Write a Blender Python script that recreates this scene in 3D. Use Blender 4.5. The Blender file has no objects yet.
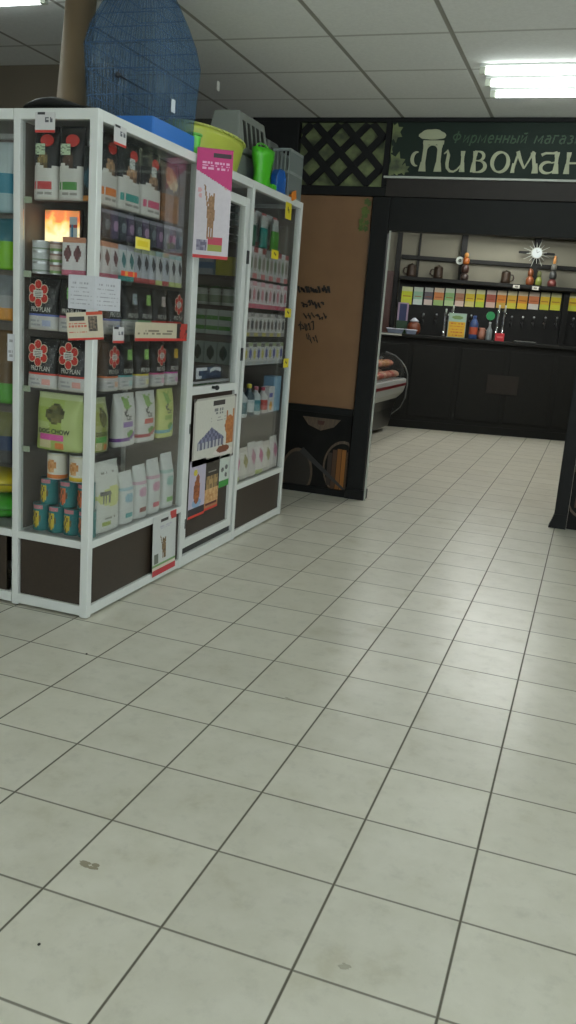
import bpy, math, random
from mathutils import Vector, Matrix
random.seed(7)
PI = math.pi
sin, cos = math.sin, math.cos
col = bpy.context.scene.collection

# ------------------------------------------------------------------ camera model
YAW, PIT, ROLL, FPX = -0.3250285, -0.22252237, 0.07668961, 859.9049
CAM = Vector((1.00732462, -1.4590417, 1.3017161))
_f = Vector((sin(YAW) * cos(PIT), cos(YAW) * cos(PIT), sin(PIT)))
_r = Vector((cos(YAW), -sin(YAW), 0))
_u = _r.cross(_f)
RT = _r * cos(ROLL) + _u * sin(ROLL)
UP = -_r * sin(ROLL) + _u * cos(ROLL)


def at(px, py, axis, val):
    """world point seen at a pixel, on the plane axis = val"""
    d = RT * ((px - 288) / FPX) - UP * ((py - 512) / FPX) + _f
    return CAM + d * ((val - CAM[axis]) / d[axis])


def sx(px, y):            # world x for a pixel column on a plane y
    return at(px, 330, 1, y).x


def sy(px, x):            # world y for a pixel column on a plane x
    return at(px, 330, 0, x).y


# ------------------------------------------------------------------ materials
def lin(c):
    return tuple((v / 12.92 if v <= 0.04045 else ((v + 0.055) / 1.055) ** 2.4) for v in c)


def C(r, g, b):
    return (r / 255, g / 255, b / 255)


MATS = {}


def mat(name, rgb=None, rough=0.5, metal=0.0, attr=False, noise=0.08, nscale=30, bump=0.0, spec=0.5, coat=0.0):
    m = bpy.data.materials.new(name)
    m.use_nodes = True
    nt = m.node_tree
    b = nt.nodes['Principled BSDF']
    b.inputs['Roughness'].default_value = rough
    b.inputs['Metallic'].default_value = metal
    b.inputs['Specular IOR Level'].default_value = spec
    b.inputs['Coat Weight'].default_value = coat
    tc = nt.nodes.new('ShaderNodeTexCoord')
    nz = nt.nodes.new('ShaderNodeTexNoise')
    nz.inputs['Scale'].default_value = nscale
    nz.inputs['Detail'].default_value = 4
    nt.links.new(tc.outputs['Object'], nz.inputs['Vector'])
    mr = nt.nodes.new('ShaderNodeMapRange')
    mr.inputs['To Min'].default_value = 1 - noise
    mr.inputs['To Max'].default_value = 1 + noise
    nt.links.new(nz.outputs['Fac'], mr.inputs['Value'])
    mul = nt.nodes.new('ShaderNodeVectorMath')
    mul.operation = 'SCALE'
    if attr:
        a = nt.nodes.new('ShaderNodeAttribute')
        a.attribute_name = 'Col'
        nt.links.new(a.outputs['Color'], mul.inputs[0])
    else:
        mul.inputs[0].default_value = lin(rgb)
    nt.links.new(mr.outputs['Result'], mul.inputs['Scale'])
    nt.links.new(mul.outputs['Vector'], b.inputs['Base Color'])
    if bump:
        bp = nt.nodes.new('ShaderNodeBump')
        bp.inputs['Strength'].default_value = bump
        bp.inputs['Distance'].default_value = 0.004
        nt.links.new(nz.outputs['Fac'], bp.inputs['Height'])
        nt.links.new(bp.outputs['Normal'], b.inputs['Normal'])
    MATS[name] = m
    return m


mat('paper', attr=True, rough=0.55, nscale=60)
mat('foil', attr=True, rough=0.42, nscale=14, bump=0.35, spec=0.35)
mat('plastic', attr=True, rough=0.35, nscale=20, noise=0.04)
mat('metal', attr=True, rough=0.3, metal=0.9, nscale=40, noise=0.05)
mat('white_metal', C(208, 212, 207), rough=0.35, nscale=12, noise=0.03)
mat('bronze_panel', C(50, 40, 31), rough=0.45, nscale=70, noise=0.25)
mat('grey_panel', C(120, 112, 104), rough=0.6, nscale=8)
mat('shelf_top', C(170, 172, 172), rough=0.5, nscale=8)
mat('black_wood', C(21, 22, 21), rough=0.55, nscale=25, noise=0.3, bump=0.2, spec=0.22)
mat('black_counter', C(20, 21, 19), rough=0.6, nscale=14, noise=0.35, bump=0.15, spec=0.25)
mat('header_wood', C(38, 34, 30), rough=0.55, nscale=25, noise=0.25, bump=0.15, spec=0.3)
mat('sign_board', C(30, 42, 35), rough=0.6, nscale=6, noise=0.2, spec=0.2)
mat('sign_letter', C(156, 160, 130), rough=0.5, nscale=10, noise=0.05)
mat('sign_green', C(44, 74, 46), rough=0.5, nscale=10, noise=0.05)
mat('trim_grey', C(170, 174, 164), rough=0.55, metal=0.0, nscale=10, noise=0.04)
mat('plaster', C(120, 108, 92), rough=0.85, nscale=5, noise=0.08, bump=0.1)
mat('bar_wall', C(116, 114, 100), rough=0.85, nscale=3, noise=0.07, bump=0.1)
mat('tan_column', C(116, 99, 74), rough=0.6, nscale=9, noise=0.1)
mat('ink', C(28, 22, 18), rough=0.7, nscale=20, noise=0.1)
mat('chrome', C(205, 210, 212), rough=0.16, metal=1.0, nscale=30, noise=0.03)
mat('dark_metal', C(50, 52, 52), rough=0.4, metal=0.5, nscale=30, noise=0.1)


def wood_like(name, c1, c2, scale, stretch, rough=0.55):
    m = mat(name, c1, rough)
    nt = m.node_tree
    b = nt.nodes['Principled BSDF']
    tc = nt.nodes['Texture Coordinate']
    mp = nt.nodes.new('ShaderNodeMapping')
    mp.inputs['Scale'].default_value = stretch
    n = nt.nodes.new('ShaderNodeTexNoise')
    n.inputs['Scale'].default_value = scale
    n.inputs['Detail'].default_value = 6
    r = nt.nodes.new('ShaderNodeValToRGB')
    r.color_ramp.elements[0].position = 0.3
    r.color_ramp.elements[1].position = 0.7
    r.color_ramp.elements[0].color = (*lin(c1), 1)
    r.color_ramp.elements[1].color = (*lin(c2), 1)
    nt.links.new(tc.outputs['Object'], mp.inputs['Vector'])
    nt.links.new(mp.outputs['Vector'], n.inputs['Vector'])
    nt.links.new(n.outputs['Fac'], r.inputs['Fac'])
    nt.links.new(r.outputs['Color'], b.inputs['Base Color'])
    return m


wood_like('orange_board', C(118, 86, 56), C(130, 97, 64), 3, (1, 1, 1), 0.55)
wood_like('leaf_print', C(52, 60, 44), C(128, 140, 88), 9, (1, 1, 1.3), 0.6)
wood_like('barrel_print', C(74, 62, 50), C(100, 84, 66), 18, (6, 1, 1), 0.6)
wood_like('dark_mural', C(15, 15, 14), C(28, 27, 25), 6, (1, 1, 1), 0.6)
MATS['dark_mural'].node_tree.nodes['Principled BSDF'].inputs['Specular IOR Level'].default_value = 0.15


def glass_mat(name, tint=(0.975, 0.985, 0.98), gl=0.05, rough=0.03):
    m = bpy.data.materials.new(name)
    m.use_nodes = True
    nt = m.node_tree
    for n in list(nt.nodes):
        nt.nodes.remove(n)
    out = nt.nodes.new('ShaderNodeOutputMaterial')
    t = nt.nodes.new('ShaderNodeBsdfTransparent')
    t.inputs['Color'].default_value = (*tint, 1)
    g = nt.nodes.new('ShaderNodeBsdfGlossy')
    g.inputs['Roughness'].default_value = rough
    fr = nt.nodes.new('ShaderNodeFresnel')
    fr.inputs['IOR'].default_value = 1.45
    mu = nt.nodes.new('ShaderNodeMath')
    mu.operation = 'MULTIPLY'
    mu.inputs[1].default_value = gl * 6
    tc = nt.nodes.new('ShaderNodeTexCoord')
    nz = nt.nodes.new('ShaderNodeTexNoise')
    nz.inputs['Scale'].default_value = 3
    nt.links.new(tc.outputs['Object'], nz.inputs['Vector'])
    d = nt.nodes.new('ShaderNodeBsdfDiffuse')
    d.inputs['Color'].default_value = (0.5, 0.53, 0.52, 1)
    mr = nt.nodes.new('ShaderNodeMapRange')
    mr.inputs['To Min'].default_value = 0.006
    mr.inputs['To Max'].default_value = 0.02
    nt.links.new(nz.outputs['Fac'], mr.inputs['Value'])
    mx0 = nt.nodes.new('ShaderNodeMixShader')
    nt.links.new(mr.outputs['Result'], mx0.inputs['Fac'])
    nt.links.new(t.outputs[0], mx0.inputs[1])
    nt.links.new(d.outputs[0], mx0.inputs[2])
    mx = nt.nodes.new('ShaderNodeMixShader')
    nt.links.new(fr.outputs[0], mu.inputs[0])
    nt.links.new(mu.outputs[0], mx.inputs['Fac'])
    nt.links.new(mx0.outputs[0], mx.inputs[1])
    nt.links.new(g.outputs[0], mx.inputs[2])
    nt.links.new(mx.outputs[0], out.inputs['Surface'])
    MATS[name] = m


glass_mat('glass')
glass_mat('clear_plastic', (0.86, 0.9, 0.88), 0.14, 0.12)


def emit(name, rgb, strength):
    m = bpy.data.materials.new(name)
    m.use_nodes = True
    nt = m.node_tree
    b = nt.nodes['Principled BSDF']
    b.inputs['Base Color'].default_value = (*rgb, 1)
    b.inputs['Emission Color'].default_value = (*rgb, 1)
    b.inputs['Emission Strength'].default_value = strength
    MATS[name] = m
    return m


emit('tube_light', (0.92, 1.0, 0.98), 12.5)
emit('tube_far', (0.98, 1.0, 0.96), 120.0)


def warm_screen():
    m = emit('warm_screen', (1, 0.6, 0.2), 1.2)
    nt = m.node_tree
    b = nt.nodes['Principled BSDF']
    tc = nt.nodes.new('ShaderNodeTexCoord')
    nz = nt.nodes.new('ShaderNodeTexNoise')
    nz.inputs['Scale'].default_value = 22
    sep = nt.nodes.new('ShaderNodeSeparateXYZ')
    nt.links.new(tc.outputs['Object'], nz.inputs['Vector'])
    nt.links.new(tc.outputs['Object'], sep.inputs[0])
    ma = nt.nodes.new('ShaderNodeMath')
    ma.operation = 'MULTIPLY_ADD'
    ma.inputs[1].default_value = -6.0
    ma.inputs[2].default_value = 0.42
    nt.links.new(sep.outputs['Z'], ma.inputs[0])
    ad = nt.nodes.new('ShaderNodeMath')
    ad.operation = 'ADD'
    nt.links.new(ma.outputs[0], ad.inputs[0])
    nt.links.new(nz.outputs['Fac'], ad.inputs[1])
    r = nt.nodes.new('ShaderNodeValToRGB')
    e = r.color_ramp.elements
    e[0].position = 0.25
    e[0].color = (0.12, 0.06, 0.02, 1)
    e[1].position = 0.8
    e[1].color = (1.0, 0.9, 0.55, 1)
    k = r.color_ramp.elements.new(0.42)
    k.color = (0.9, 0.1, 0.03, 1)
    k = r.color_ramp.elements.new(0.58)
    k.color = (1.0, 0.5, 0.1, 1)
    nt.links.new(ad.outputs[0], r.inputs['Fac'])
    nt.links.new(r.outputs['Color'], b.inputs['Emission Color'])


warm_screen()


def floor_mat():
    m = bpy.data.materials.new('floor_tiles')
    m.use_nodes = True
    nt = m.node_tree
    b = nt.nodes['Principled BSDF']
    N = lambda t: nt.nodes.new(t)

    def M(op, a=None, bb=None, c=None):
        n = N('ShaderNodeMath')
        n.operation = op
        for i, v in enumerate((a, bb, c)):
            if v is None:
                continue
            if isinstance(v, (int, float)):
                n.inputs[i].default_value = v
            else:
                nt.links.new(v, n.inputs[i])
        return n.outputs[0]
    geo = N('ShaderNodeNewGeometry')
    sep = N('ShaderNodeSeparateXYZ')
    nt.links.new(geo.outputs['Position'], sep.inputs[0])
    X, Y = sep.outputs[0], sep.outputs[1]
    T = 0.3
    def groove(v, w):
        f = M('FRACT', M('ADD', M('DIVIDE', v, T), 100.5))
        return M('MULTIPLY', M('ABSOLUTE', M('SUBTRACT', f, 0.5)), T), w
    dx, _ = groove(X, 0)
    dy, _ = groove(Y, 0)
    def edge(d, w):
        mr = N('ShaderNodeMapRange')
        mr.inputs['From Min'].default_value = w * 0.55
        mr.inputs['From Max'].default_value = w * 1.35
        mr.inputs['To Min'].default_value = 1
        mr.inputs['To Max'].default_value = 0
        nt.links.new(d, mr.inputs['Value'])
        return mr.outputs['Result']
    gx = edge(dx, 0.0031)
    gy = M('MULTIPLY', edge(dy, 0.0033), 0.82)
    g = M('MAXIMUM', gx, gy)
    cmb = N('ShaderNodeCombineXYZ')
    nt.links.new(M('FLOOR', M('ADD', M('DIVIDE', X, T), 100.0)), cmb.inputs[0])
    nt.links.new(M('FLOOR', M('ADD', M('DIVIDE', Y, T), 100.0)), cmb.inputs[1])
    wn = N('ShaderNodeTexWhiteNoise')
    nt.links.new(cmb.outputs[0], wn.inputs['Vector'])
    nz = N('ShaderNodeTexNoise')
    nz.inputs['Scale'].default_value = 7
    nz.inputs['Detail'].default_value = 7
    nz.inputs['Roughness'].default_value = 0.62
    ofs = N('ShaderNodeVectorMath')
    ofs.operation = 'MULTIPLY_ADD'
    ofs.inputs[1].default_value = (7, 7, 7)
    nt.links.new(wn.outputs['Color'], ofs.inputs[0])
    nt.links.new(geo.outputs['Position'], ofs.inputs[2])
    nt.links.new(ofs.outputs[0], nz.inputs['Vector'])
    ramp = N('ShaderNodeValToRGB')
    e = ramp.color_ramp.elements
    e[0].position = 0.28
    e[0].color = (*lin(C(196, 192, 172)), 1)
    e[1].position = 0.72
    e[1].color = (*lin(C(216, 213, 198)), 1)
    k = e.new(0.4)
    k.color = (*lin(C(206, 203, 186)), 1)
    nt.links.new(nz.outputs['Fac'], ramp.inputs['Fac'])
    var = N('ShaderNodeMapRange')
    var.inputs['To Min'].default_value = 0.955
    var.inputs['To Max'].default_value = 1.03
    nt.links.new(wn.outputs['Value'], var.inputs['Value'])
    # wide soft wear, and small scuffs
    wr = N('ShaderNodeTexNoise')
    wr.inputs['Scale'].default_value = 1.1
    wr.inputs['Detail'].default_value = 3
    nt.links.new(geo.outputs['Position'], wr.inputs['Vector'])
    wm = N('ShaderNodeMapRange')
    wm.inputs['To Min'].default_value = 0.93
    wm.inputs['To Max'].default_value = 1.05
    nt.links.new(wr.outputs['Fac'], wm.inputs['Value'])
    sc = N('ShaderNodeTexNoise')
    sc.inputs['Scale'].default_value = 16
    sc.inputs['Detail'].default_value = 8
    sc.inputs['Roughness'].default_value = 0.7
    nt.links.new(geo.outputs['Position'], sc.inputs['Vector'])
    sm = N('ShaderNodeMapRange')
    sm.inputs['From Min'].default_value = 0.52
    sm.inputs['From Max'].default_value = 1.0
    sm.inputs['To Min'].default_value = 1.0
    sm.inputs['To Max'].default_value = 0.72
    nt.links.new(sc.outputs['Fac'], sm.inputs['Value'])
    s1 = N('ShaderNodeVectorMath')
    s1.operation = 'SCALE'
    nt.links.new(ramp.outputs['Color'], s1.inputs[0])
    nt.links.new(M('MULTIPLY', M('MULTIPLY', var.outputs[0], wm.outputs[0]), sm.outputs[0]), s1.inputs['Scale'])
    mix = N('ShaderNodeMix')
    mix.data_type = 'RGBA'
    nt.links.new(g, mix.inputs['Factor'])
    nt.links.new(s1.outputs['Vector'], mix.inputs[6])
    mix.inputs[7].default_value = (*lin(C(92, 88, 74)), 1)
    nt.links.new(mix.outputs[2], b.inputs['Base Color'])
    rr = N('ShaderNodeMapRange')
    rr.inputs['To Min'].default_value = 0.29
    rr.inputs['To Max'].default_value = 0.36
    nt.links.new(wr.outputs['Fac'], rr.inputs['Value'])
    nt.links.new(M('MULTIPLY_ADD', g, 0.4, rr.outputs[0]), b.inputs['Roughness'])
    bp = N('ShaderNodeBump')
    bp.inputs['Strength'].default_value = 0.3
    bp.inputs['Distance'].default_value = 0.002
    h = M('ADD', M('MULTIPLY', g, -1.0), M('MULTIPLY', nz.outputs['Fac'], 0.15))
    nt.links.new(h, bp.inputs['Height'])
    nt.links.new(bp.outputs['Normal'], b.inputs['Normal'])
    MATS['floor_tiles'] = m


floor_mat()


def ceiling_mat():
    m = bpy.data.materials.new('ceiling_tiles')
    m.use_nodes = True
    nt = m.node_tree
    b = nt.nodes['Principled BSDF']
    N = lambda t: nt.nodes.new(t)
    geo = N('ShaderNodeNewGeometry')
    sep = N('ShaderNodeSeparateXYZ')
    nt.links.new(geo.outputs['Position'], sep.inputs[0])

    def M(op, *a):
        n = N('ShaderNodeMath')
        n.operation = op
        for i, v in enumerate(a):
            if isinstance(v, (int, float)):
                n.inputs[i].default_value = v
            else:
                nt.links.new(v, n.inputs[i])
        return n.outputs[0]

    def line(v, off):
        f = M('FRACT', M('ADD', M('DIVIDE', M('SUBTRACT', v, off), 0.605), 100.5))
        d = M('MULTIPLY', M('ABSOLUTE', M('SUBTRACT', f, 0.5)), 0.605)
        mr = N('ShaderNodeMapRange')
        mr.inputs['From Min'].default_value = 0.009
        mr.inputs['From Max'].default_value = 0.014
        mr.inputs['To Min'].default_value = 1
        mr.inputs['To Max'].default_value = 0
        nt.links.new(d, mr.inputs['Value'])
        return mr.outputs[0]
    g = M('MAXIMUM', line(sep.outputs[0], 0.13), M('MULTIPLY', line(sep.outputs[1], 3.655), 0.6))
    nz = N('ShaderNodeTexNoise')
    nz.inputs['Scale'].default_value = 60
    nz.inputs['Detail'].default_value = 5
    nt.links.new(geo.outputs['Position'], nz.inputs['Vector'])
    rp = N('ShaderNodeValToRGB')
    rp.color_ramp.elements[0].color = (*lin(C(208, 210, 206)), 1)
    rp.color_ramp.elements[1].color = (*lin(C(228, 230, 226)), 1)
    nt.links.new(nz.outputs['Fac'], rp.inputs['Fac'])
    mix = N('ShaderNodeMix')
    mix.data_type = 'RGBA'
    nt.links.new(g, mix.inputs['Factor'])
    nt.links.new(rp.outputs['Color'], mix.inputs[6])
    mix.inputs[7].default_value = (*lin(C(140, 139, 130)), 1)
    nt.links.new(mix.outputs[2], b.inputs['Base Color'])
    b.inputs['Roughness'].default_value = 0.9
    bp = N('ShaderNodeBump')
    bp.inputs['Strength'].default_value = 0.3
    bp.inputs['Distance'].default_value = 0.004
    nt.links.new(M('SUBTRACT', nz.outputs['Fac'], g), bp.inputs['Height'])
    nt.links.new(bp.outputs['Normal'], b.inputs['Normal'])
    MATS['ceiling_tiles'] = m


ceiling_mat()


# ------------------------------------------------------------------ mesh builder
class MB:
    def __init__(s, m='plastic'):
        s.v, s.f, s.fm, s.fc, s.mats, s.cur = [], [], [], [], [], m
        s.c = (0.5, 0.5, 0.5)
        s.smooth = False
        s.sm = []

    def use(s, m=None, c=None, smooth=None):
        if m:
            s.cur = m
        if c:
            s.c = c
        if smooth is not None:
            s.smooth = smooth
        return s

    def face(s, idx, c=None):
        if s.cur not in s.mats:
            s.mats.append(s.cur)
        s.f.append(tuple(idx))
        s.fm.append(s.mats.index(s.cur))
        s.fc.append(c or s.c)
        s.sm.append(s.smooth)

    def add(s, vs, fs, c=None):
        b = len(s.v)
        s.v += [tuple(p) for p in vs]
        for f in fs:
            s.face([b + i for i in f], c)

    def box(s, lo, hi, c=None):
        x0, y0, z0 = lo
        x1, y1, z1 = hi
        x0, x1 = min(x0, x1), max(x0, x1)
        y0, y1 = min(y0, y1), max(y0, y1)
        z0, z1 = min(z0, z1), max(z0, z1)
        vs = [(x0, y0, z0), (x1, y0, z0), (x1, y1, z0), (x0, y1, z0), (x0, y0, z1), (x1, y0, z1), (x1, y1, z1), (x0, y1, z1)]
        s.add(vs, [(0, 3, 2, 1), (4, 5, 6, 7), (0, 1, 5, 4), (1, 2, 6, 5), (2, 3, 7, 6), (3, 0, 4, 7)], c)
        return s

    def rbox(s, lo, hi, r, c=None, seg=3):
        """box with rounded vertical edges and a softened top"""
        x0, y0, z0 = lo
        x1, y1, z1 = hi
        pts = []
        for cx, cy, a0 in ((x1 - r, y1 - r, 0), (x0 + r, y1 - r, 90), (x0 + r, y0 + r, 180), (x1 - r, y0 + r, 270)):
            for k in range(seg + 1):
                a = math.radians(a0 + 90 * k / seg)
                pts.append((cx + r * cos(a), cy + r * sin(a)))
        s.prism(pts, z0, z1, c)
        return s

    def prism(s, pts, z0, z1, c=None):
        n = len(pts)
        vs = [(x, y, z0) for x, y in pts] + [(x, y, z1) for x, y in pts]
        fs = [tuple(range(n - 1, -1, -1)), tuple(range(n, 2 * n))]
        fs += [(i, (i + 1) % n, n + (i + 1) % n, n + i) for i in range(n)]
        s.add(vs, fs, c)
        return s

    def plate(s, pts, y0, y1, c=None):
        """outline in x-z, extruded along y (front at y0 < y1)"""
        n = len(pts)
        vs = [(x, y0, z) for x, z in pts] + [(x, y1, z) for x, z in pts]
        fs = [tuple(range(n)), tuple(range(2 * n - 1, n - 1, -1))]
        fs += [(i, n + i, n + (i + 1) % n, (i + 1) % n) for i in range(n)]
        s.add(vs, fs, c)
        return s

    def tube(s, p0, p1, r, n=8, r1=None, c=None):
        p0, p1 = Vector(p0), Vector(p1)
        d = (p1 - p0).normalized()
        a = d.orthogonal().normalized()
        b = d.cross(a)
        r1 = r if r1 is None else r1
        vs = [p0 + (a * cos(2 * PI * k / n) + b * sin(2 * PI * k / n)) * r for k in range(n)]
        vs += [p1 + (a * cos(2 * PI * k / n) + b * sin(2 * PI * k / n)) * r1 for k in range(n)]
        fs = [tuple(range(n - 1, -1, -1)), tuple(range(n, 2 * n))]
        fs += [(i, (i + 1) % n, n + (i + 1) % n, n + i) for i in range(n)]
        s.add(vs, fs, c)
        return s

    def path(s, pts, r, n=6, c=None):
        for a, b in zip(pts, pts[1:]):
            s.tube(a, b, r, n, c=c)
        return s

    def lathe(s, prof, n=20, center=(0, 0, 0), col=None, ell=(1, 1), cap=True):
        """prof: (radius, z) from bottom to top; col(angle 0..1 with .5 = front, z) -> colour"""
        cx, cy, cz = center
        b = len(s.v)
        m = len(prof)
        for r, z in prof:
            for k in range(n):
                a = 2 * PI * k / n + PI / 2
                s.v.append((cx + r * cos(a) * ell[0], cy + r * sin(a) * ell[1], cz + z))
        for j in range(m - 1):
            for k in range(n):
                k2 = (k + 1) % n
                cc = col((k + 0.5) / n, (prof[j][1] + prof[j + 1][1]) / 2) if col else None
                s.face([b + j * n + k, b + j * n + k2, b + (j + 1) * n + k2, b + (j + 1) * n + k], cc)
        if cap:
            if prof[0][0] > 1e-6:
                s.face([b + k for k in range(n - 1, -1, -1)])
            if prof[-1][0] > 1e-6:
                s.face([b + (m - 1) * n + k for k in range(n)])
        return s

    def ball(s, c0, r, n=12, m=8, sc=(1, 1, 1), c=None):
        b = len(s.v)
        for j in range(m + 1):
            t = -PI / 2 + PI * j / m
            for k in range(n):
                a = 2 * PI * k / n
                s.v.append((c0[0] + r * sc[0] * cos(t) * cos(a), c0[1] + r * sc[1] * cos(t) * sin(a), c0[2] + r * sc[2] * sin(t)))
        for j in range(m):
            for k in range(n):
                k2 = (k + 1) % n
                s.face([b + j * n + k, b + j * n + k2, b + (j + 1) * n + k2, b + (j + 1) * n + k], c)
        return s

    def sheet(s, x0, x1, z0, z1, yf, nu, nv, pat, thick=0.0015, yback=None):
        """printed sheet: front at y = yf(u, v) or constant; pat(u, v) -> colour"""
        fy = yf if callable(yf) else (lambda u, v: yf)
        b = len(s.v)
        for j in range(nv + 1):
            for i in range(nu + 1):
                u, v = i / nu, j / nv
                s.v.append((x0 + (x1 - x0) * u, fy(u, v), z0 + (z1 - z0) * v))
        for j in range(nv):
            for i in range(nu):
                s.face([b + j * (nu + 1) + i, b + j * (nu + 1) + i + 1, b + (j + 1) * (nu + 1) + i + 1, b + (j + 1) * (nu + 1) + i], pat((i + 0.5) / nu, (j + 0.5) / nv))
        b2 = len(s.v)
        cs = [(0, 0), (1, 0), (1, 1), (0, 1)]
        if thick and callable(yf):
            o = b2 - b
            for q in range(b, b2):
                x, y, z = s.v[q]
                s.v.append((x, y + thick, z))
            n1 = nu + 1
            for j in range(nv):
                for i in range(nu):
                    q = [b + j * n1 + i, b + j * n1 + i + 1, b + (j + 1) * n1 + i + 1, b + (j + 1) * n1 + i]
                    s.face([o + k for k in reversed(q)])
                l, r = b + j * n1, b + j * n1 + nu
                s.face([l, l + n1, o + l + n1, o + l])
                s.face([r, o + r, o + r + n1, r + n1])
            for i in range(nu):
                s.face([b + i, o + b + i, o + b + i + 1, b + i + 1])
                t = b + nv * n1 + i
                s.face([t, t + 1, o + t + 1, o + t])
            return s
        if thick:
            # back and rim
            for u, v in cs:
                s.v.append((x0 + (x1 - x0) * u, fy(u, v) + thick, z0 + (z1 - z0) * v))
            fr = [b, b + nu, b + nv * (nu + 1) + nu, b + nv * (nu + 1)]
            s.face([b2 + 3, b2 + 2, b2 + 1, b2])
            for k in range(4):
                k2 = (k + 1) % 4
                s.face([fr[k], b2 + k, b2 + k2, fr[k2]])
        return s

    def bag(s, w, h, d, pat, nu=16, nv=24, gus=0.5, seal=0.06, back=None):
        """filled flexible bag: flat bottom, pinched crimped top"""
        b = len(s.v)

        def half(u, v):
            bulge = (1 - (2 * abs(u - 0.5)) ** 3.2) * 0.55 + 0.45
            t = 1.0 if v < 0.55 else max(0.0, 1 - ((v - 0.55) / (1 - seal - 0.55)) ** 1.7) if v < 1 - seal else 0
            t *= 0.86 + 0.14 * min(1, v / 0.08)
            return 0.0015 + d / 2 * bulge * t

        def wid(v):
            return w * (1 - 0.05 * sin(PI * min(1, v * 1.05)) + (0.0 if v < 0.6 else 0.03 * (v - 0.6)))
        n1 = nu + 1
        for side in (-1, 1):
            for j in range(nv + 1):
                for i in range(nu + 1):
                    u, v = i / nu, j / nv
                    s.v.append(((u - 0.5) * wid(v), side * half(u, v), v * h))
        o = n1 * (nv + 1)
        for j in range(nv):
            for i in range(nu):
                q = [b + j * n1 + i, b + j * n1 + i + 1, b + (j + 1) * n1 + i + 1, b + (j + 1) * n1 + i]
                s.face(q, pat((i + 0.5) / nu, (j + 0.5) / nv))
                s.face([o + k for k in reversed(q)], back or pat(0.02, (j + 0.5) / nv))
            l, r = b + j * n1, b + j * n1 + nu
            s.face([l, l + n1, o + l + n1, o + l], back or pat(0.02, (j + 0.5) / nv))
            s.face([r, o + r, o + r + n1, r + n1], back or pat(0.98, (j + 0.5) / nv))
        for i in range(nu):
            s.face([b + i, o + b + i, o + b + i + 1, b + i + 1])
            t = b + nv * n1 + i
            s.face([t, t + 1, o + t + 1, o + t])
        s.bagf = lambda x, z: -half(min(1, max(0, x / w + 0.5)), min(1, max(0, z / h)))
        return s

    def xf(s, M, start=0):
        for i in range(start, len(s.v)):
            s.v[i] = tuple(M @ Vector(s.v[i]))
        return s

    def mesh(s, name):
        def area(f):
            p0, t_ = Vector(s.v[f[0]]), Vector((0, 0, 0))
            for a_, b_ in zip(f[1:], f[2:]):
                t_ += (Vector(s.v[a_]) - p0).cross(Vector(s.v[b_]) - p0)
            return t_.length
        keep = [i for i, f in enumerate(s.f) if area(f) > 4e-8]
        if len(keep) < len(s.f):
            s.f, s.fm, s.fc, s.sm = ([q[i] for i in keep] for q in (s.f, s.fm, s.fc, s.sm))
        me = bpy.data.meshes.new(name)
        me.from_pydata(s.v, [], s.f)
        for m in s.mats:
            me.materials.append(MATS[m])
        me.polygons.foreach_set('material_index', s.fm)
        me.polygons.foreach_set('use_smooth', s.sm)
        ca = me.color_attributes.new('Col', 'FLOAT_COLOR', 'CORNER')
        buf = []
        for p in me.polygons:
            c = (*lin(s.fc[p.index]), 1.0)
            buf.extend(c * p.loop_total)
        ca.data.foreach_set('color', buf)
        me.update()
        return me

    def build(s, name, parent=None, bevel=0, loc=None, rz=0):
        o = bpy.data.objects.new(name, s.mesh(name))
        col.objects.link(o)
        o.parent = parent
        if loc:
            o.location = loc
        o.rotation_euler.z = rz
        if bevel:
            mo = o.modifiers.new('Bevel', 'BEVEL')
            mo.width = bevel
            mo.segments = 2
            mo.limit_method = 'ANGLE'
        return o


def tag(o, label=None, cat=None, group=None, kind=None):
    if label:
        n = len(label.split())
        if not 4 <= n <= 16:
            print('LABELWORDS', n, label)
        o['label'] = label
    if cat:
        o['category'] = cat
    if group:
        o['group'] = group
    if kind:
        o['kind'] = kind
    return o


def thing(name, label, cat, loc=(0, 0, 0), rz=0, group=None):
    o = bpy.data.objects.new(name, None)
    o.empty_display_size = 0.05
    col.objects.link(o)
    o.location = loc
    o.rotation_euler = (0, 0, rz)
    return tag(o, label, cat, group)


def kids(o):
    return [c for c in bpy.data.objects if c.parent == o]


KID = {}


def dup(root, loc, rz=0, label=None, group=None, scale=None):
    if root.name not in KID:
        KID[root.name] = [(c, kids(c)) for c in kids(root)]
    r = root.copy()
    col.objects.link(r)
    r.location = loc
    r.rotation_euler = (0, 0, rz)
    if scale:
        r.scale = scale
    if label:
        tag(r, label)
    if group:
        r['group'] = group
    for c, gs in KID[root.name]:
        cc = c.copy()
        col.objects.link(cc)
        cc.parent = r
        for g in gs:
            gg = g.copy()
            col.objects.link(gg)
            gg.parent = cc
    return r


class Proto:
    """first placement uses the thing itself, later ones copy it"""
    def __init__(s, root):
        s.root, s.used = root, False

    def put(s, loc, rz, label, group=None, scale=None):
        if s.used:
            return dup(s.root, loc, rz, label, group, scale)
        s.used = True
        r = s.root
        r.location = loc
        r.rotation_euler = (0, 0, rz)
        if scale:
            r.scale = scale
        tag(r, label, None, group)
        return r


TXT = {}


def text_geo(body, size, italic=0.0, bold=0.0):
    key = (body, size, italic, bold)
    if key not in TXT:
        cu = bpy.data.curves.new('lettering', 'FONT')
        cu.body = body
        cu.size = 1.0
        cu.align_x = 'CENTER'
        cu.offset = bold
        cu.resolution_u = 2
        o = bpy.data.objects.new('lettering', cu)
        col.objects.link(o)
        dg = bpy.context.evaluated_depsgraph_get()
        me = o.evaluated_get(dg).to_mesh()
        me.calc_loop_triangles()
        vs = [(v.co.x * size, v.co.y * size, 0) for v in me.vertices]
        fs = [tuple(p.vertices) for p in me.loop_triangles]
        o.evaluated_get(dg).to_mesh_clear()
        bpy.data.objects.remove(o)
        bpy.data.curves.remove(cu)
        TXT[key] = (vs, fs)
    return TXT[key]


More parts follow.
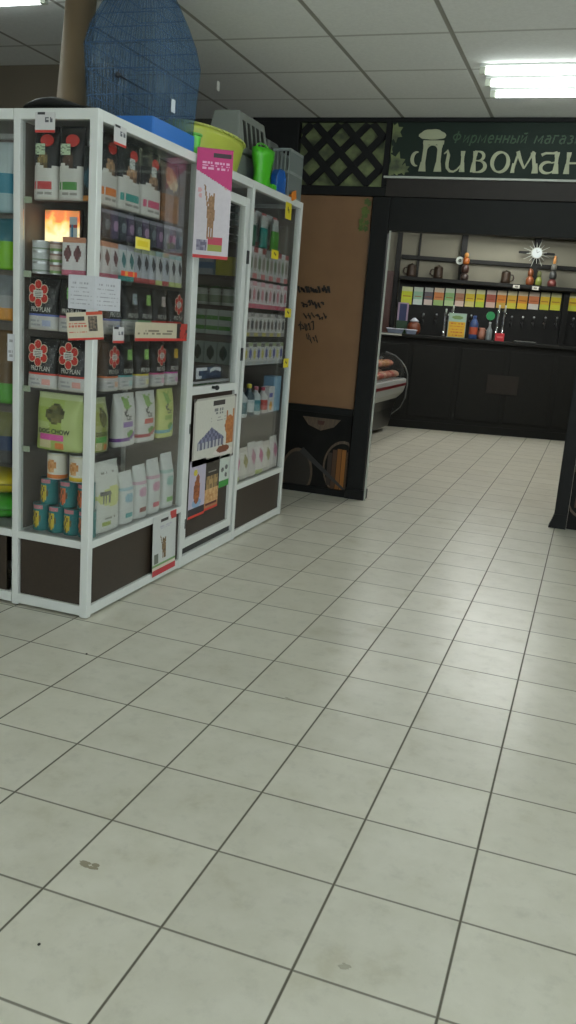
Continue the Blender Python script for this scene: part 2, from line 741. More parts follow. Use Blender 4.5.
def lettering(body, size, cx, z, color, fy=None, y=0.0, m='paper', sxx=1.0, italic=0.0):
    vs, fs = text_geo(body, size, italic, 0.022 if fy else 0.006)
    mb = MB(m)
    if not fy:
        for i, f in enumerate(fs):      # every face on a level of its own, so that overlapping strokes stay clean
            mb.add([(cx + (vs[q][0] + italic * vs[q][1]) * sxx, y - 0.0012 - 0.0001 * (i % 9), z + vs[q][1]) for q in f], [tuple(range(len(f)))], color)
        return mb
    mb.add([(cx + v[0] * sxx, (fy(cx + v[0] * sxx, z + v[1]) - 0.0022 if fy else y - 0.0012), z + v[1]) for v in vs], fs, color)
    return mb


ORD = ['first', 'second', 'third', 'fourth', 'fifth', 'sixth', 'seventh', 'eighth', 'ninth', 'tenth', 'eleventh', 'twelfth', 'thirteenth', 'fourteenth', 'fifteenth', 'sixteenth', 'seventeenth', 'eighteenth', 'nineteenth', 'twentieth']

# colours
WHITE = C(226, 226, 220)
BLACK = C(24, 24, 24)


def mixc(a, b, t):
    return tuple(x + (y - x) * t for x, y in zip(a, b))


def hsh(*a):
    return (math.sin(sum(x * k for x, k in zip(a, (127.1, 311.7, 74.7)))) * 43758.5453) % 1.0


def ell(u, v, cx, cy, rx, ry):
    return ((u - cx) / rx) ** 2 + ((v - cy) / ry) ** 2 < 1


def textrows(u, v, u0, u1, rows, h, seed=1, dens=0.6):
    """greeked print: small broken runs"""
    for r in rows:
        if abs(v - r) < h and u0 < u < u1:
            return hsh(int(u * 34), int(r * 97), seed) < dens
    return False


# ================================================================== SETTING
CEIL = 2.69


def struct(name, mb, bevel=0):
    return tag(mb.build(name, bevel=bevel), kind='structure')


struct('floor', MB('floor_tiles').box((-6, -6, -0.1), (6, 13, 0)))
struct('ceiling', MB('ceiling_tiles').box((-6, -6, CEIL), (6, 4.83, CEIL + 0.1)))
struct('ceiling_bar_room', MB('plaster').box((-6, 4.7, 2.95), (6, 13.1, 3.05)))
struct('wall_left', MB('plaster').box((-5.1, -6, 0), (-5.0, 13, 3.0)))
struct('wall_right', MB('plaster').box((5.0, -6, 0), (5.1, 13, 0.5)).box((5.0, -6, 2.4), (5.1, 13, 3.0)).box((5.0, -6, 0.5), (5.1, -4.6, 2.4)).box((5.0, 3.4, 0.5), (5.1, 13, 2.4)))
mb = MB('white_metal')
for k in range(6):
    y = -4.6 + 1.6 * k
    mb.box((5.02, y - 0.03, 0.5), (5.08, y + 0.03, 2.4))
mb.box((5.02, -4.6, 0.5), (5.08, 3.4, 0.56)).box((5.02, -4.6, 2.34), (5.08, 3.4, 2.4))
struct('added_window_2', mb)  # unseen side window, added to bring light in from the right
struct('wall_rear', MB('plaster').box((-5, -6.1, 0), (5, -6.0, 0.35)).box((-5, -6.1, 2.45), (5, -6.0, 3.0)).box((-5, -6.1, 0.35), (-3.2, -6.0, 2.45)).box((3.2, -6.1, 0.35), (5, -6.0, 2.45)))
mb = MB('white_metal')
for k in range(5):
    x = -3.2 + 1.6 * k
    mb.box((x - 0.03, -6.08, 0.35), (x + 0.03, -6.02, 2.45))
mb.box((-3.2, -6.08, 0.35), (3.2, -6.02, 0.41)).box((-3.2, -6.08, 2.39), (3.2, -6.02, 2.45))
struct('window_1', mb)
struct('wall_far', MB('plaster').box((-5, 13, 0), (5, 13.1, 3.0)))
struct('wall_front_top', MB('black_wood').box((-1.62, 4.829, 1.95), (1.72, 4.85, 2.95)))
# partition beyond the opening
PY = 4.755
mat('dark_wall', C(60, 58, 50), rough=0.85, nscale=5)
struct('wall_front_left', MB('dark_wall').box((-5, PY + 0.03, 0), (-1.62, PY + 0.1, 2.95)))
struct('wall_front_right', MB('plaster').box((1.72, PY + 0.03, 0), (5, PY + 0.1, 2.95)))
# bulkhead in the corner of the shop, behind the kiosk on the left
mat('brown_wall', C(88, 80, 66), rough=0.85, nscale=5)
struct('wall_bulkhead', MB('brown_wall').box((-5, 3.40, 0), (-1.93, 3.5, CEIL - 0.001)))

# ------------------------------------------------------------------ light fixtures


def fixture(cx, cy, label, z=CEIL, far=False):
    t = thing('ceiling_light', label, 'ceiling light', (cx, cy, z), 0, 'fluorescent tube lights on the ceiling')
    for k in (-0.24, 0.0, 0.24):
        bt = MB('white_metal').box((-0.3, k - 0.012, -0.012), (0.3, k + 0.012, -0.001)).build('batten', t, bevel=0.003)
        MB('tube_far' if far else 'tube_light').use(smooth=True).tube((-0.265, k, -0.034), (0.265, k, -0.034), 0.0145, 12).build('light_tube', t)
        for s_ in (-1, 1):
            e = MB('plastic').use(c=C(190, 196, 180))
            e.box((s_ * 0.283 - 0.016, k - 0.013, -0.05), (s_ * 0.283 + 0.016, k + 0.013, -0.0125))
            e.build('lamp_holder', bt, bevel=0.003)
    return t


fixture(0.50, 3.81, 'three bright white fluorescent tubes on the ceiling nearest the dark sign')
fixture(-0.17, 1.95, 'fluorescent light just above the top edge whose glow whitens the ceiling')
fixture(-1.945, 2.08, 'fluorescent light whose single tube shows at the top left corner')
fixture(1.67, 1.95, 'fluorescent fixture on the shop ceiling just beyond the right edge of view')
for x, y in ((0.73, 0.13), (0.73, -1.69), (-1.09, -0.78), (2.55, -0.48), (-1.09, -2.6), (2.55, -2.3), (0.73, -3.5), (3.15, 2.54), (-3.2, -0.48)):  # unseen fixtures, added to brighten the shop
    fixture(x, y, 'unseen fluorescent fixture on the shop ceiling, added behind the viewer')
for x, y in ((0.4, 6.3), (-1.4, 8.3), (0.6, 8.7), (-0.2, 10.35), (1.9, 7.5)):
    fixture(x, y, 'fluorescent fixture on the bar room ceiling beyond the opening', 2.95, True)

# ------------------------------------------------------------------ opening with dark wooden portal
XL, XR = -0.5, 0.885      # inner faces of the opening
p = thing('wooden_portal', 'black stained wooden portal framing the opening to the bar room', 'door frame', (0, PY, 0))
mb = MB('black_wood')
mb.box((XL - 0.125, -0.03, 0.0), (XL, 0.07, 2.169)).box((XL - 0.135, -0.045, 0.0), (XL + 0.012, 0.08, 0.075))
mb.build('post', p, bevel=0.004)
mb = MB('black_wood')
mb.box((XR, -0.03, 0.0), (XR + 0.09, 0.07, 2.169))
mb.plate([(XR - 0.03, 0.0), (XR + 0.09, 0.0), (XR + 0.09, 0.10), (XR, 0.10), (XR - 0.012, 0.05)], -0.04, 0.08)
mb.build('post', p, bevel=0.004)
MB('black_counter').box((XL + 0.001, -0.02, 1.945), (XR - 0.001, 0.07, 2.169)).build('lintel', p, bevel=0.003)
mb = MB('header_wood').box((XL - 0.04, -0.035, 2.17), (1.715, 0.06, 2.29))
mb.build('header_board', p, bevel=0.003)
MB('black_wood').box((-1.58, -0.01, 2.662), (1.72, 0.07, CEIL - 0.001)).build('top_beam', p)
MB('black_wood').box((-1.208, -0.03, 2.171), (XL - 0.041, 0.05, 2.233)).build('rail', p, bevel=0.003)
MB('black_wood').box((-1.62, -0.03, 0), (-1.213, 0.05, 2.66)).build('post', p, bevel=0.003)
# slim pale strip screwed to the inner face of the left post
mb = MB('trim_grey').box((XL + 0.0125, -0.028, 0.0), (XL + 0.024, -0.018, 1.944))
t = mb.build('trim_1')
tag(t, kind='structure')
struct('trim_2', MB('trim_grey').box((XL - 0.06, PY - 0.05, 2.2905), (1.5, PY - 0.031, 2.304)))
t.location = (0, PY, 0)

# side wall panel: orange board above a dark mural of barrels
t = thing('painted_board', 'plain orange-brown board with black handwriting left of the opening', 'panel', (0, PY, 0))
bx0, bx1, bz0, bz1 = -1.2085, XL - 0.137, 0.668, 2.168
MB('orange_board').box((bx0, -0.004, bz0), (bx1, 0.03, bz1)).build('board', t)
mb = MB('ink')
rr = random.Random(3)


def scrawl(px0, px1, py0, py1, n, wpx, r):
    mb = MB('ink')
    for k in range(n):
        a = px0 + (px1 - px0) * (k + 0.1) / n
        b = px0 + (px1 - px0) * (k + 0.9) / n
        m_ = [(a + rr.uniform(0, b - a), rr.uniform(py0, py1)) for _ in range(3)]
        q = [(a, rr.uniform(py0, (py0 + py1) / 2)), m_[0], (b, rr.uniform((py0 + py1) / 2, py1)), m_[1]]
        P = [at(x, y, 1, PY - 0.0055) - Vector((0, PY, 0)) for x, y in q]
        mb.path(P, r, 5)
    mb.build('handwriting', t)


scrawl(298, 320, 286, 293, 9, 1, 0.0085)
scrawl(322, 330, 285, 293, 3, 1, 0.0075)
scrawl(301, 324, 300, 309, 7, 1, 0.0062)
scrawl(303, 327, 312, 320, 6, 1, 0.0045)
scrawl(298, 314, 321, 331, 5, 1, 0.0045)
scrawl(306, 318, 333, 345, 4, 1, 0.003)
mb = MB('paper')
for k in range(26):
    px = rr.uniform(367, 378)
    py = rr.uniform(193, 234)
    c0 = at(px, py, 1, PY - 0.008) - Vector((0, PY, 0))
    if c0.x > bx1 - 0.02:
        c0.x = bx1 - 0.02 - rr.random() * 0.05
    if c0.z > bz1 - 0.03:
        c0.z = bz1 - 0.03
    a = rr.uniform(0, 2 * PI)
    r = rr.uniform(0.013, 0.024)
    pts = [(c0.x + r * (1 if q % 2 else 0.6) * cos(a + q * PI / 5), c0.z + r * (1 if q % 2 else 0.6) * sin(a + q * PI / 5)) for q in range(10)]
    mb.plate(pts, -0.0055 - 0.0002 * k, -0.0045, mixc(C(62, 84, 30), C(96, 112, 44), rr.random()))
mb.build('vine_print', t)

t = thing('barrel_mural', 'dark mural of crossed beams and barrel ends left of the opening', 'panel', (0, PY, 0))
MB('dark_mural').box((bx0, -0.004, 0.0), (bx1, 0.03, bz0 - 0.045)).build('board', t)
MB('black_wood').box((bx0, -0.02, bz0 - 0.05), (bx1, 0.02, bz0 - 0.002)).build('rail', t, bevel=0.003)
MB('black_wood').box((bx0, -0.03, 0.0), (bx1, 0.0, 0.05)).build('rail', t, bevel=0.003)


def P2(px, py):
    q = at(px, py, 1, PY)
    return q.x, q.z


def disc(mb, px, py, rx, rz, y0, y1, c=None, n=28, clipx=None, a0=0, a1=2 * PI):
    x, z = P2(px, py)
    pts = []
    for k in range(n):
        a = a0 + (a1 - a0) * k / (n if abs(a1 - a0 - 2 * PI) < 1e-6 else n - 1)
        xx, zz = x + rx * cos(a), z + rz * sin(a)
        pts.append((min(max(xx, bx0 + 0.003), bx1 - 0.003), max(0.052, zz)))
    mb.plate(pts, y0, y1, c)


mb = MB('barrel_print')
disc(mb, 342, 468, 0.150, 0.205, -0.010, -0.004)
mb.use('dark_mural')
disc(mb, 342, 468, 0.135, 0.185, -0.012, -0.010)
mb.use('paper', C(54, 42, 30))
x, z = P2(340, 470)
for k, cc in enumerate((C(46, 36, 28), C(70, 46, 26), C(122, 76, 26), C(140, 88, 28), C(76, 54, 32), C(52, 42, 34))):
    w = 0.036
    xx = x - 0.10 + k * w
    if xx > bx1 - 0.012:
        continue
    hh = 0.16 * math.sqrt(max(0.05, 1 - ((xx + w / 2 - x) / 0.13) ** 2))
    mb.box((xx, -0.0145, max(0.054, z - hh)), (min(xx + w - 0.004, bx1 - 0.005), -0.012, z + hh), cc)
mb.build('barrel', t)
mb = MB('barrel_print')
disc(mb, 297, 472, 0.125, 0.19, -0.010, -0.004)
mb.use('paper', C(38, 33, 28))
disc(mb, 297, 472, 0.11, 0.165, -0.012, -0.010, C(40, 36, 30))
mb.build('barrel', t)
mb = MB('barrel_print')
x, z = P2(322, 418)
mb.plate([(x - 0.15, z + 0.0), (x + 0.15, z - 0.0), (x + 0.1, z - 0.06), (x, z - 0.095), (x - 0.1, z - 0.06)][::-1], -0.010, -0.004)
mb.use('paper', C(66, 34, 26))
mb.plate([(x - 0.03, z - 0.02), (x + 0.03, z - 0.02), (x + 0.02, z - 0.05), (x - 0.02, z - 0.05)][::-1], -0.012, -0.010)
mb.build('barrel', t)
mb = MB('paper').use(c=C(48, 47, 46))
(x1, z1), (x2, z2) = P2(302, 449), P2(344, 494)
nx, nz = (z2 - z1), -(x2 - x1)
L = math.hypot(nx, nz)
nx, nz = nx / L * 0.022, nz / L * 0.022
mb.plate([(x1 + nx, z1 + nz), (x1 - nx, z1 - nz), (x2 - nx, max(.055, z2 - nz)), (x2 + nx, max(.055, z2 + nz))], -0.019, -0.0145)
mb.build('crossed_beam', t)

# the same pair of boards on the far side of the opening
t = thing('painted_board', 'orange-brown board right of the right portal post, at the photo edge', 'panel', (0, PY, 0))
MB('orange_board').box((XR + 0.0915, -0.004, bz0), (1.715, 0.03, bz1)).build('board', t)
t = thing('barrel_mural', 'dark barrel mural right of the right portal post, at the photo edge', 'panel', (0, PY, 0))
MB('dark_mural').box((XR + 0.0915, -0.004, 0.0), (1.715, 0.03, bz0 - 0.045)).build('board', t)
MB('black_wood').box((XR + 0.0915, -0.02, bz0 - 0.05), (1.715, 0.02, bz0 - 0.002)).build('rail', t, bevel=0.003)
for cx0 in (1.08, 1.48):
    mb = MB('barrel_print')
    ring = lambda r1, r2: [(cx0 + r1 * cos(PI * k / 14), 0.29 + r2 * sin(PI * k / 14)) for k in range(28)]
    mb.plate([(max(q, XR + 0.095), w_) for q, w_ in ring(0.15, 0.205)], -0.010, -0.004)
    mb.use('dark_mural').plate([(max(q, XR + 0.095), w_) for q, w_ in ring(0.135, 0.185)], -0.012, -0.010)
    mb.use('paper')
    for k, cc in enumerate((C(70, 46, 26), C(122, 76, 26), C(140, 88, 28), C(76, 54, 32))):
        mb.box((cx0 - 0.07 + k * 0.036, -0.0145, 0.16), (cx0 - 0.038 + k * 0.036, -0.012, 0.42), cc)
    mb.build('barrel', t)

# lattice with leaf print
t = thing('wooden_lattice', 'black diagonal wooden lattice over green leaf print above the orange board', 'lattice', (0, PY, 0))
lx0, lx1, lz0, lz1 = -1.21, -0.58, 2.236, 2.66
MB('leaf_print').box((lx0, 0.02, lz0), (lx1, 0.03, lz1)).build('backing', t)


def clipseg(ax, az, bx, bz):
    t0, t1 = 0, 1
    dx, dz = bx - ax, bz - az
    for p_, q_ in ((-dx, ax - lx0), (dx, lx1 - ax), (-dz, az - lz0), (dz, lz1 - az)):
        if abs(p_) < 1e-9:
            if q_ < 0:
                return None
            continue
        r_ = q_ / p_
        if p_ < 0:
            t0 = max(t0, r_)
        else:
            t1 = min(t1, r_)
    return None if t0 >= t1 - 0.02 else (ax + dx * t0, az + dz * t0, ax + dx * t1, az + dz * t1)


cx0, cz0 = P2(339, 160)
stepx = (P2(370, 136)[0] - P2(341, 136)[0])
stepz = (P2(341, 136)[1] - P2(340, 168)[1])
for sgn, y0 in ((1, 0.0), (-1, -0.012)):
    for k in range(-6, 7):
        # bars run through the half-way points between diamond centres
        cx, cz = P2(341, 136)[0] + (k + 0.5) * stepx, P2(341, 136)[1]
        dx, dz = stepx, stepz * sgn
        seg = clipseg(cx - dx * 4, cz - dz * 4, cx + dx * 4, cz + dz * 4)
        if not seg:
            continue
        a, b_, c_, d_ = seg
        L = math.hypot(c_ - a, d_ - b_)
        w = 0.033
        nx, nz = -(d_ - b_) / L * w, (c_ - a) / L * w
        pts = [(a + nx, b_ + nz), (c_ + nx, d_ + nz), (c_ - nx, d_ - nz), (a - nx, b_ - nz)]
        pts = [(min(max(x_, lx0), lx1), min(max(z_, lz0), lz1)) for x_, z_ in pts]
        MB('black_wood').plate(pts[::-1], y0, y0 + 0.012).build('lattice_bar', t)
MB('black_wood').box((lx1, -0.02, 2.236), (lx1 + 0.039, 0.03, 2.66)).build('side_rail', t)

# ------------------------------------------------------------------ sign
t = thing('shop_sign', 'dark green shop sign with cream letters and foaming mug over the opening', 'sign', (0, PY, 0))
sx0, sx1 = -0.535, 1.7
MB('sign_board').box((sx0, -0.030, 2.305), (sx1, -0.004, 2.655)).build('board', t, bevel=0.002)
# hop leaves printed at the left end of the board
mb = MB('leaf_print')
for li, (px, py, w, h) in enumerate(((396, 133, 15, 17), (397, 166, 17, 22), (391, 150, 6, 12), (404, 170, 12, 10), (391, 172, 8, 12))):
    x, z = P2(px, py)
    w, h = w * 0.0064, h * 0.0067
    n = 14
    pts = []
    for k in range(n):
        a = 2 * PI * k / n
        r = 1 + 0.25 * (1 if k % 2 else -1)
        pts.append((max(sx0 + 0.004, x + w / 2 * r * cos(a)), min(2.65, max(2.309, z + h / 2 * r * sin(a)))))
    mb.plate(pts, -0.0325 - 0.0005 * li, -0.030 - 0.0003 * li)
mb.build('leaf_print', t)
# letters: strokes in units of one lower-case height


RIB = [0]


def ribbon(mb, pts, y0=-0.0365, y1=-0.030, ox=0, oz=0, k=1.0):
    """pts: (x, z, half width); variable width stroke"""
    RIB[0] = (RIB[0] + 1) % 5
    y0 -= 0.0004 * RIB[0]
    P = [Vector((a[0], a[1])) for a in pts]
    L, R_ = [], []
    for i, q in enumerate(P):
        d = (P[min(i + 1, len(P) - 1)] - P[max(i - 1, 0)])
        if d.length < 1e-9:
            d = Vector((1, 0))
        d.normalize()
        n = Vector((-d.y, d.x)) * pts[i][2]
        L.append(q + n)
        R_.append(q - n)
    for i in range(len(P) - 1):
        quad = [R_[i], R_[i + 1], L[i + 1], L[i]]
        mb.plate([(ox + v.x * k, oz + v.y * k) for v in quad], y0 - 0.00008 * (i % 2), y1)


def arc(cx, cz, rx, rz, a0, a1, w0, w1, n=14, wm=None):
    out = []
    for i in range(n + 1):
        s_ = i / n
        a = math.radians(a0 + (a1 - a0) * s_)
        w = w0 + (w1 - w0) * s_ if wm is None else (w0 + (wm - w0) * sin(PI * s_))
        out.append((cx + rx * cos(a), cz + rz * sin(a), w))
    return out


def stem(mb, x, z0, z1, w, lean=0, **kw):
    ribbon(mb, [(x, z0, w * 1.9), (x + lean * 0.08, z0 + 0.06, w * 1.15), (x + lean * 0.2, z0 + 0.2 * (z1 - z0), w), (x + lean * 0.8, z1 - 0.2 * (z1 - z0), w), (x + lean, z1 - 0.03, w * 1.2), (x + lean, z1, w * 1.5)], **kw)


def letters_at(px0, px1, base0):
    x0, z0 = P2(px0, base0)
    x1, _ = P2(px1, base0)
    return x0, z0, x1 - x0


def let_pi(px0, px1, pyb, h):
    x0, z0, w = letters_at(px0, px1, pyb)
    m = MB('sign_letter')
    kw = dict(ox=x0, oz=z0, k=1.0)
    stem(m, w * 0.16, 0, h * 0.93, w * 0.08, w * 0.06, **kw)
    stem(m, w * 0.80, 0, h * 0.93, w * 0.085, 0.0, **kw)
    ribbon(m, arc(w * 0.50, h * 0.66, w * 0.25, h * 0.2, 0, 180, 0.005, 0.005, wm=0.005), **kw)
    ribbon(m, [(w * 0.1, h * 0.93, 0.012), (w * 0.95, h * 0.93, 0.012)], **kw)
    ribbon(m, arc(-w * 0.10, h * 0.40, w * 0.2, h * 0.22, 80, 280, 0.003, 0.003, wm=0.012), **kw)
    m.build('sign_letter', t)


base_px = lambda x: 172.2 + (x - 430) * 0.0205
xh = P2(500, 153)[1] - P2(500, 174)[1]
let_pi(419, 443, base_px(430), P2(430, 141)[1] - P2(430, 172.2)[1])
# foam of the mug
m = MB('sign_letter')
x0, z0 = P2(420, 141)
fw = P2(446, 141)[0] - x0
pts = []
for k in range(40):
    a = 2 * PI * k / 40
    bump = 1 + 0.09 * abs(sin(3.5 * a + 0.4))
    pts.append((x0 + fw / 2 + fw / 2 * 0.97 * bump * cos(a), z0 + 0.024 + (0.042 if sin(a) > 0 else 0.02) * sin(a) * bump))
pts = pts[::-1]
m.plate(pts[::-1] + [], -0.0365, -0.030)
m.build('mug_foam', t)


def letter(px0, px1, fn):
    x0, z0, w = letters_at(px0, px1, base_px(px0))
    m = MB('sign_letter')
    fn(m, w, xh, dict(ox=x0, oz=z0, k=1.0))
    m.build('sign_letter', t)


def l_i(m, w, h, kw):
    ribbon(m, [(0, h * 0.86, 0.003), (w * 0.14, h, 0.010), (w * 0.2, h * 0.8, 0.011), (w * 0.17, h * 0.4, 0.011), (w * 0.2, h * 0.18, 0.010), (w * 0.32, h * 0.03, 0.008), (w * 0.48, 0.0, 0.006), (w * 0.62, h * 0.1, 0.005), (w * 0.76, h * 0.3, 0.004)], **kw)
    stem(m, w * 0.84, 0, h, 0.010, -0.004, **kw)


def l_v(m, w, h, kw):
    stem(m, w * 0.2, 0, h, 0.010, 0.004, **kw)
    ribbon(m, [(w * 0.2, h, 0.004)] + arc(w * 0.42, h * 0.77, w * 0.32, h * 0.22, 90, -80, 0.004, 0.004, wm=0.010) + [(w * 0.25, h * 0.56, 0.003)], **kw)
    ribbon(m, [(w * 0.25, h * 0.56, 0.003)] + arc(w * 0.46, h * 0.28, w * 0.42, h * 0.27, 80, -90, 0.004, 0.004, wm=0.012) + [(w * 0.2, 0, 0.004)], **kw)


def l_o(m, w, h, kw):
    pts = []
    for i in range(33):
        a = 2 * PI * i / 32
        pts.append((w * 0.5 + w * 0.42 * cos(a), h * 0.5 + h * 0.47 * sin(a), 0.005 + 0.008 * abs(cos(a + 0.3))))
    ribbon(m, pts, **kw)


def l_m(m, w, h, kw):
    stem(m, w * 0.08, 0, h * 0.97, 0.007, w * 0.14, **kw)
    ribbon(m, [(w * 0.2, h * 1.02, 0.012), (w * 0.34, h * 0.6, 0.010), (w * 0.5, h * 0.22, 0.006)], **kw)
    ribbon(m, [(w * 0.5, h * 0.22, 0.004), (w * 0.66, h * 0.62, 0.005), (w * 0.8, h * 1.02, 0.009)], **kw)
    stem(m, w * 0.92, 0, h * 0.97, 0.011, -w * 0.14, **kw)


def l_a(m, w, h, kw):
    ribbon(m, [(w * 0.05, h * 0.86, 0.009), (w * 0.25, h * 0.95, 0.007), (w * 0.6, h * 0.95, 0.006), (w * 0.8, h * 0.99, 0.008)], **kw)
    stem(m, w * 0.82, 0, h, 0.011, -0.003, **kw)
    ribbon(m, [(w * 0.8, h * 0.55, 0.004)] + arc(w * 0.42, h * 0.28, w * 0.34, h * 0.26, 60, 300, 0.004, 0.004, wm=0.011) + [(w * 0.78, h * 0.2, 0.004)], **kw)


def l_n(m, w, h, kw):
    stem(m, w * 0.15, 0, h, 0.010, 0.003, **kw)
    ribbon(m, [(w * 0.15, h * 0.5, 0.006), (w * 0.85, h * 0.52, 0.006)], **kw)
    stem(m, w * 0.85, 0, h, 0.010, -0.003, **kw)


for a, b_, fn in ((443, 466, l_i), (470, 487, l_v), (490, 509, l_o), (510.5, 537, l_m), (538.5, 559, l_a), (563, 584, l_n)):
    letter(a, b_, fn)
x, z = P2(518, 146)
ci = lambda cx, cz, rx, rz, a0, a1, n=8: [(cx + rx * cos(math.radians(a0 + (a1 - a0) * k / n)), cz + rz * sin(math.radians(a0 + (a1 - a0) * k / n))) for k in range(n + 1)]
GLY = {     # strokes of the small letters: width, polylines, lower-case height = 1
    'Ф': (1.15, [[(.5, -.05), (.5, 1.5)], ci(.5, .75, .42, .38, 0, 360, 14)]),
    'и': (.72, [[(.08, 1), (.08, .05), (.6, .95), (.6, 0)]]),
    'й': (.72, [[(.08, 1), (.08, .05), (.6, .95), (.6, 0)], ci(.34, 1.35, .16, .12, 180, 360, 5)]),
    'р': (.72, [[(.08, -.4), (.08, 1)], ci(.34, .5, .27, .48, 150, -150, 10)]),
    'м': (.95, [[(.06, 0), (.1, 1), (.44, .25), (.78, 1), (.82, 0)]]),
    'е': (.7, [[(.08, .52), (.58, .52)] + ci(.33, .5, .26, .48, 5, 315, 12)]),
    'н': (.72, [[(.08, 0), (.08, 1)], [(.6, 0), (.6, 1)], [(.08, .52), (.6, .52)]]),
    'ы': (.95, [[(.08, 1), (.08, 0), (.36, 0)] + ci(.34, .28, .24, .28, -60, 90, 6) + [(.08, .56)], [(.82, 0), (.82, 1)]]),
    'а': (.72, [ci(.32, .3, .25, .3, 60, 300, 8), [(.1, .92), (.4, 1), (.58, .8), (.58, 0)], [(.58, .56), (.34, .58)]]),
    'г': (.58, [[(.08, 0), (.08, 1), (.52, 1)]]),
    'з': (.62, [ci(.26, .76, .24, .24, 130, -80, 7) + ci(.28, .27, .26, .27, 80, -140, 8)]),
}
xs0, hl = x - 0.44, 0.047
zt0 = z + 0.012
for word in ('Фирменный', 'магазин'):
    mb = MB('sign_green')
    for ch in word:
        gw, strokes = GLY[ch]
        for q_ in strokes:
            ribbon(mb, [(xs0 + (a + 0.2 * b) * hl * 1.2, zt0 + b * hl, 0.0042) for a, b in q_], y0=-0.0322, y1=-0.030)
        xs0 += (gw + 0.17) * hl * 1.2
    mb.build('small_lettering', t)
    xs0 += 0.04

# ================================================================== KIOSK CABINETS
KX, KY = -0.849, 1.512     # outer corner of the kiosk
KD = 0.34                  # depth of the cabinets
Y1, Y2, Y3 = 2.405, 3.055, 3.89
TOP = 2.0
PR = 0.036                 # profile width


def cabinet(name, label, x0, x1, y0, y1, shelves, open_faces, posts, group=None, bottom=0.335):
    """box cabinet with aluminium frame; glass on faces named in open_faces, grey panels elsewhere"""
    t = thing(name, label, 'display cabinet', (0, 0, 0), 0, group)
    fr = MB('white_metal')
    for px, py, *pw in posts:
        fr.box((px, py, 0.005), (px + (pw[0] if pw else PR), py + PR, TOP))
    for z0, z1 in ((0.012, 0.055), (bottom - 0.033, bottom), (TOP - 0.04, TOP)):
        fr.box((x0 + 0.001, y0 + 0.001, z0), (x1 - 0.001, y0 + PR - 0.001, z1))
        fr.box((x0 + 0.001, y1 - PR + 0.001, z0), (x1 - 0.001, y1 - 0.001, z1))
        fr.box((x0 + 0.001, y0 + PR, z0), (x0 + PR - 0.001, y1 - PR, z1))
        fr.box((x1 - PR + 0.001, y0 + PR, z0), (x1 - 0.001, y1 - PR, z1))
    fr.build('frame', t, bevel=0.003)
    d = 0.014
    faces = {'front': ((x0 + PR, y0 + d), (x1 - PR, y0 + d + 0.005)), 'right': ((x1 - d - 0.005, y0 + PR), (x1 - d, y1 - PR)),
             'back': ((x0 + PR, y1 - d - 0.005), (x1 - PR, y1 - d)), 'left': ((x0 + d, y0 + PR), (x0 + d + 0.005, y1 - PR))}
    for k, ((a, b_), (c_, d_)) in faces.items():
        if k in open_faces:
            MB('glass').box((a, b_, bottom), (c_, d_, TOP - 0.04)).build('glass_pane', t)
        else:
            MB('grey_panel').box((a, b_, bottom), (c_, d_, TOP - 0.04)).build('back_panel', t)
        MB('bronze_panel').box((a, b_, 0.055), (c_, d_, bottom - 0.033)).build('lower_panel', t)
    MB('shelf_top').box((x0 + PR, y0 + PR, TOP - 0.018), (x1 - PR, y1 - PR, TOP - 0.004)).build('top_panel', t)
    MB('shelf_top').box((x0 + PR, y0 + 0.022, bottom - 0.012), (x1 - 0.022, y1 - 0.022, bottom)).build('floor_panel', t)
    for z in shelves:
        MB('glass').box((x0 + 0.022, y0 + 0.022, z - 0.006), (x1 - 0.022, y1 - 0.022, z)).build('glass_shelf', t)
    return t


BXL = KX - 0.374            # left side of the corner cabinet
ZB = [1.675, 1.395, 1.175, 0.94, 0.69]
corner_cab = cabinet('display_cabinet', 'corner glass display cabinet with white frame and brown panels facing the viewer',
                     BXL, KX, KY, Y1, ZB, ('front', 'right'),
                     [(BXL, KY, 0.031), (KX - PR, KY), (KX - PR, Y1 - PR), (BXL, Y1 - PR)], 'white-framed kiosk cabinets')
left_cab = cabinet('display_cabinet', 'white-framed glass cabinet cut off at the photo edge, left of the corner one',
                   BXL - 0.9, BXL - 0.001, KY + 0.001, KY + 0.4, [1.62, 1.2, 0.86, 0.6], ('front',),
                   [(BXL - 0.9, KY), (BXL - 0.9, KY + 0.4 - PR), (BXL - PR, KY + 0.4 - PR)], 'white-framed kiosk cabinets')
ZD = [1.50, 1.335, 1.175, 1.01, 0.705]
end_cab = cabinet('display_cabinet', 'glass cabinet with white frame between the kiosk door and orange board',
                  BXL, KX, Y2, Y3, ZD, ('front', 'right'),
                  [(BXL, Y2), (KX - PR, Y2), (KX - PR, Y3 - PR), (BXL, Y3 - PR)], 'white-framed kiosk cabinets', bottom=0.33)

# door between them
t = thing('kiosk_door', 'white-framed kiosk door with glass above and brown panel below', 'door', (0, 0, 0))
fr = MB('white_metal')
a, b_ = Y1 + 0.004, Y2 - 0.022
dx0, dx1 = KX - 0.04, KX - 0.004
fr.box((dx0, a, 0.10), (dx1, a + 0.03, 1.90))
fr.box((dx0, b_ - 0.052, 0.10), (dx1, b_, 1.90))
fr.box((dx0 + 0.001, a, 1.855), (dx1 - 0.001, b_, 1.90))
fr.box((dx0 + 0.001, a, 0.10), (dx1 - 0.001, b_, 0.145))
fr.box((dx0 + 0.001, a, 0.885), (dx1 - 0.001, b_, 0.925))
fr.build('frame', t, bevel=0.003)
MB('glass').box((dx0 + 0.014, a + 0.03, 0.925), (dx0 + 0.019, b_ - 0.052, 1.855)).build('glass_pane', t)
MB('bronze_panel').box((dx0 + 0.012, a + 0.03, 0.145), (dx0 + 0.020, b_ - 0.052, 0.885)).build('lower_panel', t)
for z in (1.60, 1.08):
    MB('dark_metal').box((dx1 - 0.012, b_ - 0.006, z - 0.035), (dx1 + 0.008, b_ + 0.018, z + 0.035)).build('hinge', t, bevel=0.003)
